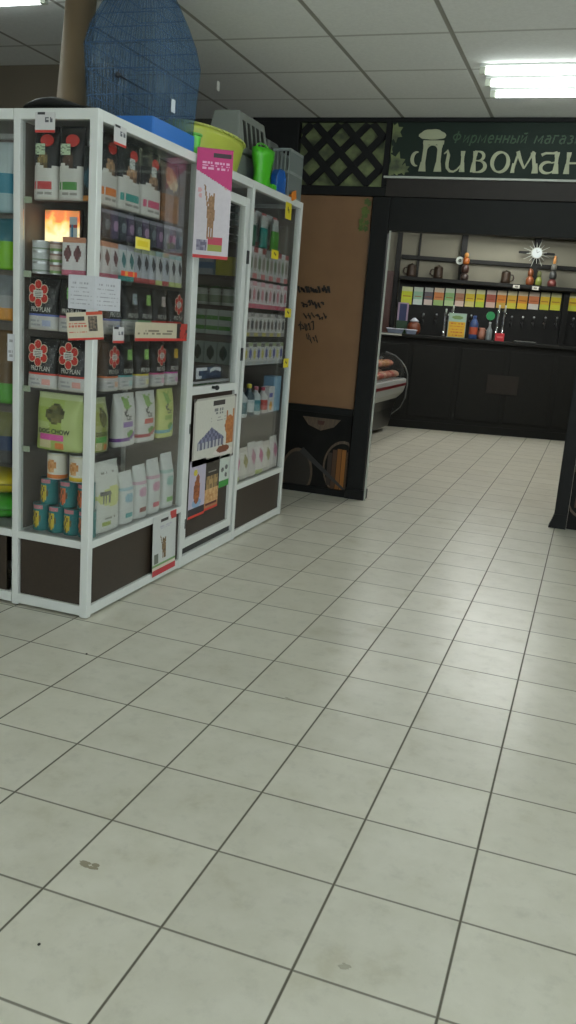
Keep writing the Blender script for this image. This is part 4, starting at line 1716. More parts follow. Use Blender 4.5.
# bottles and bags level
def bottle(r, h, cbody, clabel, ccap, name='bottle', cat='bottle', neck=0.35):
    r0 = thing(name, None, cat)
    m = MB('plastic').use(smooth=True)
    nk = r * neck
    pr_ = [(r * 0.92, 0), (r, 0.006)] + [(r, 0.006 + (h * 0.62 - 0.006) * k / 6) for k in range(1, 7)] + [(r * 0.9, h * 0.68), (nk * 1.3, h * 0.78), (nk, h * 0.82), (nk, h * 0.88)]
    m.lathe(pr_, 18, col=lambda a, z: clabel if h * 0.12 < z < h * 0.5 else cbody)
    bt = m.build('bottle', r0)
    m = MB('plastic').use(c=ccap, smooth=True)
    m.lathe([(nk * 1.15, h * 0.87), (nk * 1.2, h * 0.875), (nk * 1.2, h - 0.002), (nk, h)], 14)
    m.build('cap', bt)
    return Proto(r0)


GB = 'care products on the fifth shelf of the end cabinet'
zz = ZD[4] + 0.001
xbt = KX - 0.066
lst = [(246, bottle(0.036, 0.17, C(196, 200, 200), C(30, 90, 100), C(60, 60, 64)), 'white bottle with dark teal label'),
       (253, bottle(0.036, 0.19, C(60, 80, 90), C(190, 200, 200), C(214, 200, 60)), 'slate bottle with yellow cap'),
       (260, bottle(0.034, 0.17, C(190, 200, 200), C(60, 130, 140), C(190, 110, 120)), 'white and teal bottle with pink cap'),
       (267, bottle(0.034, 0.16, C(206, 204, 200), C(190, 70, 60), C(200, 90, 110)), 'white bottle with red label'),
       ]
for px, pr, ds in lst:
    pr.put((xbt, sy(px, xbt), zz), PI / 2, f'{ds} on the fifth shelf of the end cabinet', GB)
carton(0.1, 0.16, 0.05, lambda u, v: C(90, 90, 170) if ell(u, v, 0.4, 0.66, 0.3, 0.12) else (C(220, 160, 60) if ell(u, v, 0.45, 0.25, 0.25, 0.14) else C(205, 205, 205)), name='treat_box', cat='box').put((xbt, sy(272.5, xbt), zz), PI / 2, 'white box with violet and orange pictures on the fifth shelf of the end cabinet')
carton(0.13, 0.22, 0.07, lambda u, v: C(130, 170, 196), C(120, 160, 190), name='plain_box', cat='box').put((xe - 0.03, 3.775, zz), PI / 2, 'plain light blue box at the far end of the fifth shelf')
# pouches on the floor of the end cabinet
GF = 'white and pink pouches on the end cabinet floor'
fp = [pouch(0.12, 0.2, 0.05, pouch_pat(C(216, 210, 206), C(216, 96, 150), C(196, 196, 190), C(180, 190, 110))),
      pouch(0.12, 0.19, 0.05, pouch_pat(C(214, 210, 200), C(160, 150, 60), C(196, 190, 180), C(190, 186, 180))),
      pouch(0.12, 0.21, 0.05, pouch_pat(C(206, 200, 196), C(206, 130, 160), C(196, 196, 190), C(196, 190, 180)))]
ds = ['white pouch with pink picture and olive foot', 'white pouch with olive picture', 'tall white pouch with pale pink picture']
for k in range(6):
    fp[k % 3].put((xe - 0.005, Y2 + 0.1 + k * 0.127, 0.331), PI / 2, f'{ds[k % 3]}, {ORD[k]} from door, end cabinet floor', GF)
carton(0.06, 0.075, 0.03, lambda u, v: C(214, 200, 60) if ell(u, v, .5, .5, .4, .4) else C(206, 200, 150), name='yellow_card', cat='card').put((KX - 0.12, Y2 + 0.13, 0.535), PI / 2, 'small yellow card above the pouches in the end cabinet')
tag(bpy.data.objects['yellow_card'], None)
MB('glass').box((KX - 0.17, Y2 + 0.05, 0.528), (KX - 0.085, Y2 + 0.25, 0.533)).build('small_ledge', end_cab)


# --- goods of the end cabinet that face its front pane, seen through the door glass
GR = 'goods seen through the kiosk door glass'


def face_row(z, protos, n, step, label, x0=-1.15, y=3.125):
    for k in range(n):
        protos[k % len(protos)].put((x0 + k * step, y, z + 0.001), 0, label.format(ORD[k]), GR)


jarc = bottle(0.036, 0.105, C(206, 210, 200), C(150, 166, 140), C(60, 90, 60), name='jar', cat='jar', neck=0.85)
face_row(1.335, [jarc], 3, 0.08, 'pale jar with dark green lid behind the door glass, {} from left')
face_row(1.50, [carton(0.115, 0.1, 0.05, lambda u, v: C(110, 140, 180) if 0.3 < v < 0.7 else C(180, 190, 200), name='small_carton'),
                carton(0.1, 0.1, 0.05, lambda u, v: C(206, 196, 80), name='small_carton')], 2, 0.12, 'small carton below the cat banner behind the door glass, {} from left', x0=-1.135)
face_row(1.175, [carton(0.075, 0.135, 0.05, lambda u, v: C(100, 166, 80) if (0.15 < v < 0.3 or 0.62 < v < 0.75) else C(206, 214, 204), name='small_carton')], 3, 0.08, 'white and green carton behind the door glass, {} from left')
face_row(1.01, [carton(0.075, 0.12, 0.05, lambda u, v: C(60, 76, 72) if ell(u, v, .5, .5, .3, .3) else C(170, 184, 176), name='small_carton')], 3, 0.08, 'grey-green carton with dark picture behind the door glass, {} from left')
face_row(0.705, [carton(0.115, 0.2, 0.05, lambda u, v: C(40, 140, 70) if v > 0.7 else C(180, 190, 180), name='small_carton')], 2, 0.12, 'tall carton with green top behind the door glass, {} from left', x0=-1.135)
fold = carton(0.2, 0.03, 0.1, lambda u, v: C(80, 88, 86), name='folded_pad', cat='folded cloth', part='cloth')
for k in range(6):
    fold.put((-1.07, 3.16, 1.689 + 0.001 + k * 0.038), 0, f'dark folded pad high behind the door glass, {ORD[k]} from the bottom', 'stack of dark folded pads')

# glossy dark tray behind the door, on a ledge
t = thing('glossy_tray', 'glossy black tray with painted white reflections standing behind the door glass', 'tray', (-0.93, 2.735, 0.945), PI / 2)
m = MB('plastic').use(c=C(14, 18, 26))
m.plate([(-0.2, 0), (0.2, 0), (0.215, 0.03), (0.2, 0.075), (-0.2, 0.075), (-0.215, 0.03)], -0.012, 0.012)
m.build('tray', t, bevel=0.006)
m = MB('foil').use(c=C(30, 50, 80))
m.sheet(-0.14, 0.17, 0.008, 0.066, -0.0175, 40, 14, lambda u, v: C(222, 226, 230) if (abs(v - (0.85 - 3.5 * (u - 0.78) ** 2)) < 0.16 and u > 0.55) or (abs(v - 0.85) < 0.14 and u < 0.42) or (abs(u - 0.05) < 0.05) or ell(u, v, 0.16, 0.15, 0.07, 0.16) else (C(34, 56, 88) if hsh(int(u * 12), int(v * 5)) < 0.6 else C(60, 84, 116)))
m.build('painted_reflections', t)  # pale streaks are reflections painted onto the tray face
MB('shelf_top').box((KX - 0.16, Y1 + 0.045, 0.932), (KX - 0.045, Y2 - 0.075, 0.944)).build('inner_ledge', bpy.data.objects['kiosk_door'])
KID.clear()

# ================================================================== PAPERS ON THE GLASS


def paper(name, label, cat, loc, rz, w, h, nu, nv, pat, tilt=0.0, part='sheet', sag=None, group=None, m='paper'):
    t = thing(name, label, cat, loc, rz, group)
    b = MB(m)
    b.c = C(200, 200, 196)
    b.sheet(-w / 2, w / 2, -h / 2, h / 2, sag or 0.0, nu, nv, pat, thick=0.0012)
    if tilt:
        b.xf(Matrix.Rotation(tilt, 4, 'Y'))
    b.build(part, t)
    return t


def on_side(px, py, out=0.0025):
    q = at(px, py, 0, KX + out)
    return q


def on_front(px, py, out=0.0025):
    return at(px, py, 1, KY - out)


def paper_side(name, label, cat, pxl, pxr, pyt, pyb, nu, nv, pat, out=0.0025, tilt=0, **kw):
    ym = (pyt + pyb) / 2
    a, b = at(pxl, ym, 0, KX + out), at(pxr, ym, 0, KX + out)
    pm = (pxl + pxr) / 2
    zt, zb = at(pm, pyt, 0, KX + out).z, at(pm, pyb, 0, KX + out).z
    return paper(name, label, cat, (KX + out, (a.y + b.y) / 2, (zt + zb) / 2), PI / 2, b.y - a.y, zt - zb, nu, nv, pat, tilt, **kw)


def paper_front(name, label, cat, pxl, pxr, pyt, pyb, nu, nv, pat, out=0.0025, tilt=0, **kw):
    ym = (pyt + pyb) / 2
    a, b = at(pxl, ym, 1, KY - out), at(pxr, ym, 1, KY - out)
    pm = (pxl + pxr) / 2
    zt, zb = at(pm, pyt, 1, KY - out).z, at(pm, pyb, 1, KY - out).z
    return paper(name, label, cat, ((a.x + b.x) / 2, KY - out, (zt + zb) / 2), 0, b.x - a.x, zt - zb, nu, nv, pat, tilt, **kw)


def price_pat(u, v):
    if v < 0.12:
        return C(190, 60, 52)
    if v > 0.86 and 0.1 < u < 0.5:
        return C(40, 40, 42)
    if 0.5 < v < 0.72 and 0.5 < u < 0.9 and hsh(int(u * 12), int(v * 10)) < 0.7:
        return C(84, 86, 92)
    return C(196, 196, 194)


paper_front('price_card', 'white price card with red foot under the front top rail', 'price card', 35, 55, 112, 132.5, 16, 16, price_pat)
paper_side('price_card', 'white price card with red foot at the top of the side glass', 'price card', 114, 126.5, 126, 146, 12, 16, price_pat)
paper_side('price_card', 'white price card with red foot below the white paper sheet', 'price card', 113, 124, 327, 343, 12, 14, price_pat)
# white sheet folded round the corner post
t = thing('paper_sheet', 'white printed sheet taped around the corner post', 'paper sheet')


def sheetpat(u, v):
    return C(150, 152, 156) if textrows(u, v, 0.1, 0.9, (0.16, 0.28, 0.4, 0.52, 0.64, 0.76), 0.02, 4, 0.5) else C(196, 198, 202)


a, b = on_front(68.5, 292), on_front(96, 292)
zt, zb = on_front(80, 275).z, on_front(80, 309).z
m = MB('paper').use(c=C(196, 198, 202))
m.sheet(a.x, KX + 0.003, zb, zt, KY - 0.004, 30, 34, sheetpat, thick=0.0012)
m.build('front_flap', t)
m = MB('paper').use(c=C(196, 198, 202))
e = on_side(120, 292).y
m.sheet(0, e - KY + 0.004, zb, zt, 0, 30, 34, sheetpat, thick=0.0012)
m.xf(Matrix.Translation((KX + 0.0045, KY - 0.004, 0)) @ Matrix.Rotation(PI / 2, 4, 'Z'))
m.build('side_flap', t)
# orange leaflet, tilted, stuck to the corner post


def leaf_pat(u, v):
    if v < 0.09:
        return C(196, 56, 44)
    if 0.6 < u < 0.86 and 0.32 < v < 0.86:
        return mixc(C(60, 58, 56), C(150, 130, 110), hsh(int(u * 26), int(v * 16)))
    if v > 0.9 and u > 0.55:
        return C(196, 80, 56)
    if 0.7 < v < 0.84 and 0.08 < u < 0.5:
        return C(66, 66, 66)
    if textrows(u, v, 0.06, 0.55, (0.6, 0.5, 0.28), 0.03, 8):
        return C(196, 110, 90)
    return C(206, 196, 172)


t = paper_front('leaflet', 'cream leaflet with red edge stuck aslant across the corner post', 'leaflet', 67, 103, 312, 340, 40, 26, leaf_pat, out=0.013, tilt=math.radians(-6))
paper_front('receipt_strip', 'narrow white paper strip taped on the left mullion', 'paper strip', 7.5, 14.5, 334, 361, 8, 20, lambda u, v: C(150, 150, 150) if textrows(u, v, .1, .9, (.2, .35, .6, .75), .03, 5) else C(196, 198, 200), out=0.004)
# red and beige strip banner on side glass
paper_side('strip_banner', 'beige strip banner with red lower edge on the side glass', 'banner', 135, 187, 323, 341, 60, 20,
           lambda u, v: C(190, 54, 44) if v < 0.13 else ((C(170, 56, 46) if hsh(int(u * 40), int(v * 9)) < 0.7 else C(40, 36, 34)) if u > 0.85 and v > .1 else (C(34, 34, 32) if u > 0.78 else (C(120, 112, 96) if textrows(u, v, .05, .7, (.4, .55), .05, 6) else C(190, 182, 156)))))
paper_side('sticky_note', 'yellow sticky note on the side glass of the corner cabinet', 'sticky note', 135.5, 150, 238, 249.5, 8, 8, lambda u, v: C(216, 196, 40) if 0.12 < u < 0.88 and 0.2 < v < 0.8 else C(226, 212, 90))
paper_side('shelf_tag', 'orange-red shelf tag right of the white paper sheet', 'shelf tag', 121, 137, 271.5, 276.5, 12, 6, lambda u, v: C(206, 70, 50) if hsh(int(u * 7), 2) < 0.75 else C(214, 150, 70))
# shelf-edge tags at the mullion
for z, ds in ((ZB[0], 'top'), (ZB[1], 'second'), (ZB[3], 'fourth'), (ZB[4], 'fifth')):
    tt = thing('shelf_tag', f'pale tag on the {ds} shelf edge beside the left mullion', 'shelf tag', (sx(27, KY + 0.02) , KY + 0.0205, z - 0.004), 0, 'pale shelf-edge tags')
    MB('paper').sheet(-0.018, 0.018, -0.012, 0.012, 0, 6, 4, lambda u, v: C(150, 160, 136), thick=0.001).build('tag', tt)
# yellow tags in end cabinet
for px, py, w, h, ds in ((288.5, 211, 6, 17, 'long yellow tag high'), (275, 254.5, 7, 9, 'square yellow tag near the top'), (288, 313, 6, 9, 'small yellow tag with a black curl midway'), (286, 363, 5, 9, 'yellow tag low')):
    q = on_side(px, py, 0.003)
    paper_side('price_tag', f'{ds} on the end cabinet glass', 'price tag', px - w / 2, px + w / 2, py - h / 2, py + h / 2, 6, 8, lambda u, v: C(90, 84, 30) if ell(u, v, .5, .5, .25, .2) and hsh(int(u * 6), int(v * 8)) < .6 else C(206, 190, 36), group='yellow price tags on the end cabinet', out=0.003)


# posters
def cat_shape(u, v, cx, cy, s):
    """front view of a walking cat; returns fur / None"""
    if ell(u, v, cx, cy + 0.20 * s, 0.15 * s, 0.085 * s):
        return 1
    if abs(u - (cx - 0.10 * s)) < 0.035 * s and cy + 0.25 * s < v < cy + 0.33 * s:
        return 1
    if abs(u - (cx + 0.10 * s)) < 0.035 * s and cy + 0.25 * s < v < cy + 0.33 * s:
        return 1
    if ell(u, v, cx, cy, 0.17 * s, 0.2 * s):
        return 2
    for q in (-0.11, 0.0, 0.1):
        if abs(u - (cx + q * s)) < 0.035 * s and cy - 0.36 * s < v < cy:
            return 2
    # raised tail
    tx = cx - 0.16 * s - 0.25 * s * max(0, (v - cy - 0.1 * s)) / (0.5 * s)
    if cy - 0.05 * s < v < cy + 0.44 * s and abs(u - tx) < 0.035 * s:
        return 2
    return None


def banner_pat(u, v):
    s_ = cat_shape(u, v, 0.46, 0.40, 0.62)
    if v > 0.985:
        return C(150, 60, 90)
    if v > 0.80 - 0.0 or v > 0.62 + 0.18 * (1 - u) + 0.0 and u > 0.0 and v > 0.80 - 0.17 * u:
        if 0.92 < v < 0.965 and 0.45 < u < 0.95:
            return C(52, 40, 48)
        if textrows(u, v, 0.15, 0.9, (0.87, 0.845, 0.82), 0.007, 2, 0.7):
            return C(214, 160, 190)
        return C(178, 44, 106)
    if s_:
        return mixc(C(148, 112, 78), C(122, 90, 60), hsh(int(u * 30), int(v * 60)))
    if 0.13 < v < 0.2 and 0.42 < u < 0.82:
        return C(176, 60, 80)
    if 0.07 < v < 0.13 and 0.42 < u < 0.82:
        return C(140, 144, 60)
    if 0.07 < v < 0.17 and 0.08 < u < 0.38:
        return mixc(C(96, 90, 110), C(150, 146, 160), hsh(int(u * 20), int(v * 40)))
    if v < 0.035:
        return C(186, 52, 52)
    if ell(u, v, 0.12, 0.62, 0.06, 0.025) or ell(u, v, 0.14, 0.57, 0.05, 0.02) or ell(u, v, 0.85, 0.66, 0.05, 0.02):
        return C(196, 150, 150)
    return C(190, 184, 188)


RB = math.radians(30)
q = at(194.5, 202, 0, KX + 0.004)
zt, zb = at(196, 146, 0, KX + 0.004).z, at(194, 257.5, 0, KX + 0.004).z
paper('cat_banner', 'tall magenta and white cat food banner hanging beside the kiosk door top', 'poster', (KX + 0.006 + 0.083 * cos(RB), q.y + 0.083 * sin(RB), (zt + zb) / 2), RB, 0.166, zt - zb, 44, 100, banner_pat, sag=lambda u, v: -0.004 * sin(3 * v))


def rounded(u, v, r=0.1, asp=1.2):
    x, y = min(u, 1 - u), min(v, 1 - v) * asp
    return not (x < r and y < r and (x - r) ** 2 + (y - r) ** 2 > r * r)


def square_pat(u, v):
    if not rounded(u, v):
        return C(50, 42, 34)
    if not (0.03 < u < 0.97 and 0.025 < v < 0.975):
        return C(170, 168, 158)
    if 0.86 < v < 0.94 and 0.42 < u < 0.72:
        return C(50, 46, 44)
    if textrows(u, v, 0.46, 0.68, (0.8, 0.745), 0.02, 2, 0.75):
        return C(120, 122, 120)
    if textrows(u, v, 0.4, 0.75, (0.67, 0.63), 0.009, 7, 0.6):
        return C(150, 150, 144)
    # ginger cat at the right
    if ell(u, v, 0.86, 0.52, 0.12, 0.16) or (0.78 < u < 0.97 and 0.22 < v < 0.5) or (0.76 < u < 0.81 and 0.6 < v < 0.76) or (0.92 < u < 0.97 and 0.62 < v < 0.78):
        return mixc(C(186, 122, 66), C(160, 98, 52), hsh(int(u * 30), int(v * 34)))
    # stack of tins
    hh = 0.32 + 0.22 * (1 - abs(u - 0.42) / 0.36)
    if 0.1 < u < 0.74 and 0.22 < v < hh:
        if v > 0.33:
            return C(84, 86, 112) if (int(u * 22) + int(v * 18)) % 2 else C(120, 122, 146)
        return C(176, 178, 180) if int(u * 24) % 2 else C(96, 98, 116)
    if ell(u, v, 0.72, 0.16, 0.16, 0.06):
        return C(120, 70, 48)
    if ell(u, v, 0.72, 0.12, 0.24, 0.06):
        return C(208, 204, 196)
    if 0.4 < u < 0.56 and 0.04 < v < 0.06:
        return C(140, 140, 134)
    return C(196, 196, 184)


paper_side('cat_poster', 'cream rounded poster with ginger cat and grey tins on the kiosk door', 'poster', 193.5, 234.5, 397, 461, 56, 66, square_pat, out=-0.0025)


def pair_left(u, v):
    if v < 0.05:
        return C(196, 60, 44)
    if v < 0.16:
        return C(50, 46, 50)
    if v > 0.9 and 0.2 < u < 0.8:
        return C(46, 44, 50)
    if ell(u, v, 0.48, 0.45, 0.2, 0.22) or ell(u, v, 0.52, 0.66, 0.12, 0.08):
        return mixc(C(170, 100, 56), C(120, 66, 40), hsh(int(u * 16), int(v * 30)))
    if ell(u, v, 0.36, 0.78, 0.12, 0.06):
        return C(206, 190, 70)
    if ell(u, v, 0.5, 0.24, 0.28, 0.08):
        return C(130, 160, 190)
    return C(178, 172, 190)


def pair_right(u, v):
    if v < 0.05:
        return C(196, 60, 44)
    if v < 0.14:
        return C(90, 40, 36) if v > 0.08 and 0.1 < u < 0.9 else C(170, 120, 80)
    if v < 0.4:
        return mixc(C(180, 130, 80), C(206, 170, 120), hsh(int(u * 12), int(v * 20)))
    if v < 0.66 and 0.08 < u < 0.92:
        return mixc(C(176, 144, 96), C(110, 92, 60), hsh(int(u * 14), int(v * 10)))
    if 0.72 < v < 0.75 and 0.2 < u < 0.8:
        return C(150, 146, 138)
    return C(54, 48, 40)


PO = -0.0025
paper_side('pet_poster', 'lilac poster with a ginger pet low on the kiosk door', 'poster', 189, 205, 460, 516, 24, 48, pair_left, out=PO)
paper_side('pet_poster', 'dark and tan poster beside the lilac one on the kiosk door', 'poster', 205.2, 218.3, 458, 508, 24, 44, pair_right, out=PO)
paper_side('green_notice', 'green-edged white notice on the kiosk door beside the tan poster', 'notice', 219.5, 229, 455, 486, 18, 34,
           lambda u, v: C(60, 140, 60) if v < 0.2 or v > 0.95 else (C(90, 90, 90) if (ell(u, v, .3, .55, .14, .07) or ell(u, v, .7, .6, .14, .07) or ell(u, v, .68, .36, .12, .08)) else C(190, 200, 190)), out=PO)


def cat2_pat(u, v):
    if v < 0.1:
        return C(176, 50, 56)
    if v < 0.15:
        return C(206, 196, 180)
    if v < 0.19:
        return C(110, 150, 90)
    if u > 0.72 and v > 0.86 - 0.0 and (u - 0.72) > (0.97 - v) * 0.6:
        return C(176, 60, 56)
    if 0.87 < v < 0.92 and 0.32 < u < 0.66:
        return C(66, 62, 62)
    s_ = cat_shape(u, v, 0.5, 0.43, 0.5)
    if s_:
        return mixc(C(130, 106, 70), C(86, 68, 44), hsh(int(u * 20), int(v * 40)))
    if 0.08 < u < 0.24 and 0.2 < v < 0.36:
        return C(96, 104, 92)
    if textrows(u, v, .3, .8, (.8, .77), .008, 3):
        return C(170, 170, 180)
    return C(190, 194, 190)


paper_side('cat_flyer', 'white flyer with cat and red foot on the lower brown panel', 'flyer', 152.5, 175, 514, 571, 40, 80, cat2_pat, out=0.003, sag=lambda u, v: -0.006 * (1 - v) ** 2)

# ================================================================== THINGS ON TOP OF THE KIOSK
# black flat bag
t = thing('folded_bag', 'black folded bag lying on top of the corner cabinet', 'bag', (-1.03, KY + 0.095, TOP))
m = MB('foil').use(c=C(26, 27, 26), smooth=True)
n1, n2 = 24, 8


def bagprof(u):
    return 0.024 * (sin(PI * min(1, u * 1.02)) ** 0.45) * (0.75 + 0.35 * sin(5 * u + 0.6)) * (1 if u < 0.6 else 1 - 0.75 * (u - 0.6) / 0.4)


vs = []
for i in range(n1 + 1):
    u = i / n1
    hh = bagprof(u) + 0.004
    for k in range(12):
        a = 2 * PI * k / 12
        vs.append(((u - 0.5) * 0.31, 0.09 * cos(a), hh * (1 + sin(a))))
fs = []
for i in range(n1):
    for k in range(12):
        fs.append((i * 12 + k, i * 12 + (k + 1) % 12, (i + 1) * 12 + (k + 1) % 12, (i + 1) * 12 + k))
fs += [tuple(range(12)), tuple(range(n1 * 12 + 11, n1 * 12 - 1, -1))]
m.add(vs, fs)
m.build('bag', t)

# tall cardboard roll leaning behind the cabinets
q0, q1 = at(72, 98, 1, 2.12), at(81, 2, 1, 2.12)
dr = (q1 - q0) / (q1.z - q0.z)
p0 = q0 + dr * (0.012 - q0.z)
p1 = q0 + dr * (2.66 - q0.z)
t = thing('cardboard_roll', 'tan cardboard roll rising behind the corner cabinet beside the blue cage', 'roll', (p0.x, p0.y, 0))
MB('tan_column').use(smooth=True).tube((0, 0, p0.z), p1 - Vector((p0.x, p0.y, 0)), 0.066, 28).build('roll', t)
# blue bird cage
cgx0, cgx1, cgy0, cgy1 = -1.195, -0.872, 1.965, 2.365
cb_ = thing('bird_cage', 'tall blue wire bird cage with bright blue tray on the corner cabinet', 'bird cage', (0, 0, TOP))
BLU = C(40, 110, 190)
m = MB('plastic').use(c=BLU)
m.box((cgx0, cgy0, 0.0), (cgx1, cgy0 + 0.008, 0.075)).box((cgx0, cgy1 - 0.008, 0), (cgx1, cgy1, 0.075))
m.box((cgx0, cgy0 + 0.008, 0), (cgx0 + 0.008, cgy1 - 0.008, 0.075)).box((cgx1 - 0.008, cgy0 + 0.008, 0), (cgx1, cgy1 - 0.008, 0.075))
m.box((cgx0 + 0.008, cgy0 + 0.008, 0), (cgx1 - 0.008, cgy1 - 0.008, 0.008))
m.build('tray', cb_, bevel=0.003)
m = MB('paper').use(c=C(74, 100, 128))
HW, HT = 0.36, 0.64       # wall height, ridge height


def cage_prof(v):
    """half-size factor by height: flares to the eaves, then closes to the ridge"""
    if v < HW:
        return 1.0 + 0.10 * (v - 0.06) / (HW - 0.06)
    s_ = (v - HW) / (HT - HW)
    return 1.10 - 0.62 * s_ ** 1.4


cx_, cy_ = (cgx0 + cgx1) / 2, (cgy0 + cgy1) / 2
hx, hy = (cgx1 - cgx0) / 2 - 0.012, (cgy1 - cgy0) / 2 - 0.012
lv_ = [0.07, 0.16, 0.26, HW, 0.42, 0.48, 0.54, 0.59, HT]
for fx in (-1, 1):
    nw = 18
    for k in range(nw + 1):
        s_ = -1 + 2 * k / nw
        m.path([(cx_ + fx * hx * cage_prof(z), cy_ + s_ * hy * cage_prof(z), z) for z in lv_], 0.0011, 4)
    nw = 14
    for k in range(nw + 1):
        s_ = -1 + 2 * k / nw
        m.path([(cx_ + s_ * hx * cage_prof(z), cy_ + fx * hy * cage_prof(z), z) for z in lv_], 0.0011, 4)
for z in lv_:
    a, b = hx * cage_prof(z), hy * cage_prof(z)
    m.path([(cx_ - a, cy_ - b, z), (cx_ + a, cy_ - b, z), (cx_ + a, cy_ + b, z), (cx_ - a, cy_ + b, z), (cx_ - a, cy_ - b, z)], 0.0022, 6)
m.build('wire_mesh', cb_)
# translucent blue film round the cage
m = MB('blue_film') if False else None
bm_ = bpy.data.materials.new('blue_film')
bm_.use_nodes = True
nt = bm_.node_tree
for n_ in list(nt.nodes):
    nt.nodes.remove(n_)
o_ = nt.nodes.new('ShaderNodeOutputMaterial')
tr = nt.nodes.new('ShaderNodeBsdfTransparent')
tr.inputs['Color'].default_value = (0.74, 0.82, 0.88, 1)
df = nt.nodes.new('ShaderNodeBsdfPrincipled')
df.inputs['Base Color'].default_value = (*lin(C(96, 124, 152)), 1)
df.inputs['Roughness'].default_value = 0.85
df.inputs['Specular IOR Level'].default_value = 0.1
mxs = nt.nodes.new('ShaderNodeMixShader')
nz_ = nt.nodes.new('ShaderNodeTexNoise')
nz_.inputs['Scale'].default_value = 5
mr_ = nt.nodes.new('ShaderNodeMapRange')
mr_.inputs['To Min'].default_value = 0.16
mr_.inputs['To Max'].default_value = 0.30
nt.links.new(nz_.outputs['Fac'], mr_.inputs['Value'])
nt.links.new(mr_.outputs['Result'], mxs.inputs['Fac'])
nt.links.new(tr.outputs[0], mxs.inputs[1])
nt.links.new(df.outputs[0], mxs.inputs[2])
nt.links.new(mxs.outputs[0], o_.inputs['Surface'])
MATS['blue_film'] = bm_
m = MB('blue_film')
lv2 = [0.075, 0.2, HW, 0.44, 0.52, 0.6, HT]
ring = []
for z in lv2:
    k = cage_prof(z) + 0.012
    a, b = hx * k + 0.004, hy * k + 0.004
    ring.append([(cx_ - a, cy_ - b, z), (cx_ + a, cy_ - b, z), (cx_ + a, cy_ + b, z), (cx_ - a, cy_ + b, z)])
vs = [v for r_ in ring for v in r_]
fs = []
for j in range(len(ring) - 1):
    for k in range(4):
        fs.append((j * 4 + k, j * 4 + (k + 1) % 4, (j + 1) * 4 + (k + 1) % 4, (j + 1) * 4 + k))
fs.append(tuple(range((len(ring) - 1) * 4, len(ring) * 4)))
m.add(vs, fs)
m.build('plastic_wrap', cb_)
m = MB('plastic').use(c=C(30, 34, 40), smooth=True)
q0 = at(118, 75, 1, cgy0 - 0.012) - Vector((0, 0, TOP))
q1 = at(152, 94, 1, cgy0 + 0.03) - Vector((0, 0, TOP))
m.tube(q0, q1, 0.004, 8).ball(q0, 0.012)
m.build('perch', cb_)
m = MB('paper')
q = at(173, 106, 0, cgx1 + 0.012) - Vector((0, 0, TOP))
m.box((q.x + 0.0, q.y - 0.017, q.z - 0.026), (q.x + 0.002, q.y + 0.017, q.z + 0.026), C(196, 204, 210))
m.build('price_tag', cb_)

# grey wire cages behind the tubs
t = thing('wire_cage', 'grey wire cage with white tag above the kiosk door', 'wire cage', (0, 0, TOP))
wx0, wx1, wy0, wy1 = -1.56, -1.22, 2.44, 2.95
m = MB('metal').use(c=C(140, 136, 126))
for k in range(15):
    y = wy0 + (wy1 - wy0) * k / 14
    for x in (wx0, wx1):
        m.tube((x, y, 0.03), (x, y, 0.50), 0.0012, 4)
for k in range(9):
    x = wx0 + (wx1 - wx0) * k / 8
    for y in (wy0, wy1):
        m.tube((x, y, 0.03), (x, y, 0.50), 0.0012, 4)
for z in (0.03, 0.18, 0.34, 0.50):
    m.path([(wx0, wy0, z), (wx1, wy0, z), (wx1, wy1, z), (wx0, wy1, z), (wx0, wy0, z)], 0.0018, 5)
m.build('wire_mesh', t)
MB('plastic').use(c=C(90, 92, 88)).box((wx0 - 0.005, wy0 - 0.005, 0), (wx1 + 0.005, wy1 + 0.005, 0.035)).build('tray', t, bevel=0.004)
q = at(218, 86, 0, wx1 + 0.003) - Vector((0, 0, TOP))
MB('paper').box((q.x, q.y - 0.017, q.z - 0.025), (q.x + 0.002, q.y + 0.017, q.z + 0.025), C(196, 196, 186)).build('price_tag', t)


def tub(name, label, loc, rx, ry, h, c, tilt, rz, rim=0.012, flare=0.8, cat='tub', handles=False):
    t = thing(name, label, cat, loc)
    m = MB('plastic').use(c=c, smooth=True)
    pr_ = [(0.001, 0.0), (flare * 0.9, 0.0), (flare, 0.006)] + [(flare + (1 - flare) * k / 6, h * k / 6) for k in range(1, 7)]
    prin = [(r_ - 0.03, z) for r_, z in reversed(pr_[3:])] + [(flare - 0.03, 0.01), (0.001, 0.01)]
    full = pr_ + prin
    m.lathe(full, 36, ell=(rx, ry), cap=False)
    M_ = Matrix.Rotation(rz, 4, 'Z') @ Matrix.Rotation(tilt, 4, 'X')
    m.xf(M_)
    bs = m.build('basin', t)
    m = MB('plastic').use(c=mixc(c, WHITE, 0.12), smooth=True)
    pts = [(rx * 1.01 * cos(2 * PI * k / 36), ry * 1.01 * sin(2 * PI * k / 36), h) for k in range(37)]
    m.path(pts, 0.006, 6)
    m.xf(M_)
    m.build('rim', bs)
    zmin = min((M_ @ Vector((rx * flare * cos(a), ry * flare * sin(a), 0))).z for a in [k * 0.2 for k in range(32)])
    zmin = min(zmin, min((M_ @ Vector((rx * cos(a), ry * sin(a), h))).z for a in [k * 0.2 for k in range(32)]) - 0.006)
    t.location.z = loc[2] - zmin
    return t


# yellow-green oval tub leaning outwards, light green tub beside it
tub('oval_tub', 'large yellow-green oval tub on the kiosk top above the door', (-1.02, 2.80, TOP), 0.155, 0.345, 0.165, C(176, 186, 76), 0, 0, flare=0.8)
tub('round_tub', 'light green round tub beside the blue cage tray', (-0.897, 2.405, TOP), 0.036, 0.036, 0.09, C(96, 190, 70), 0, 0)
t = bpy.data.objects['oval_tub']

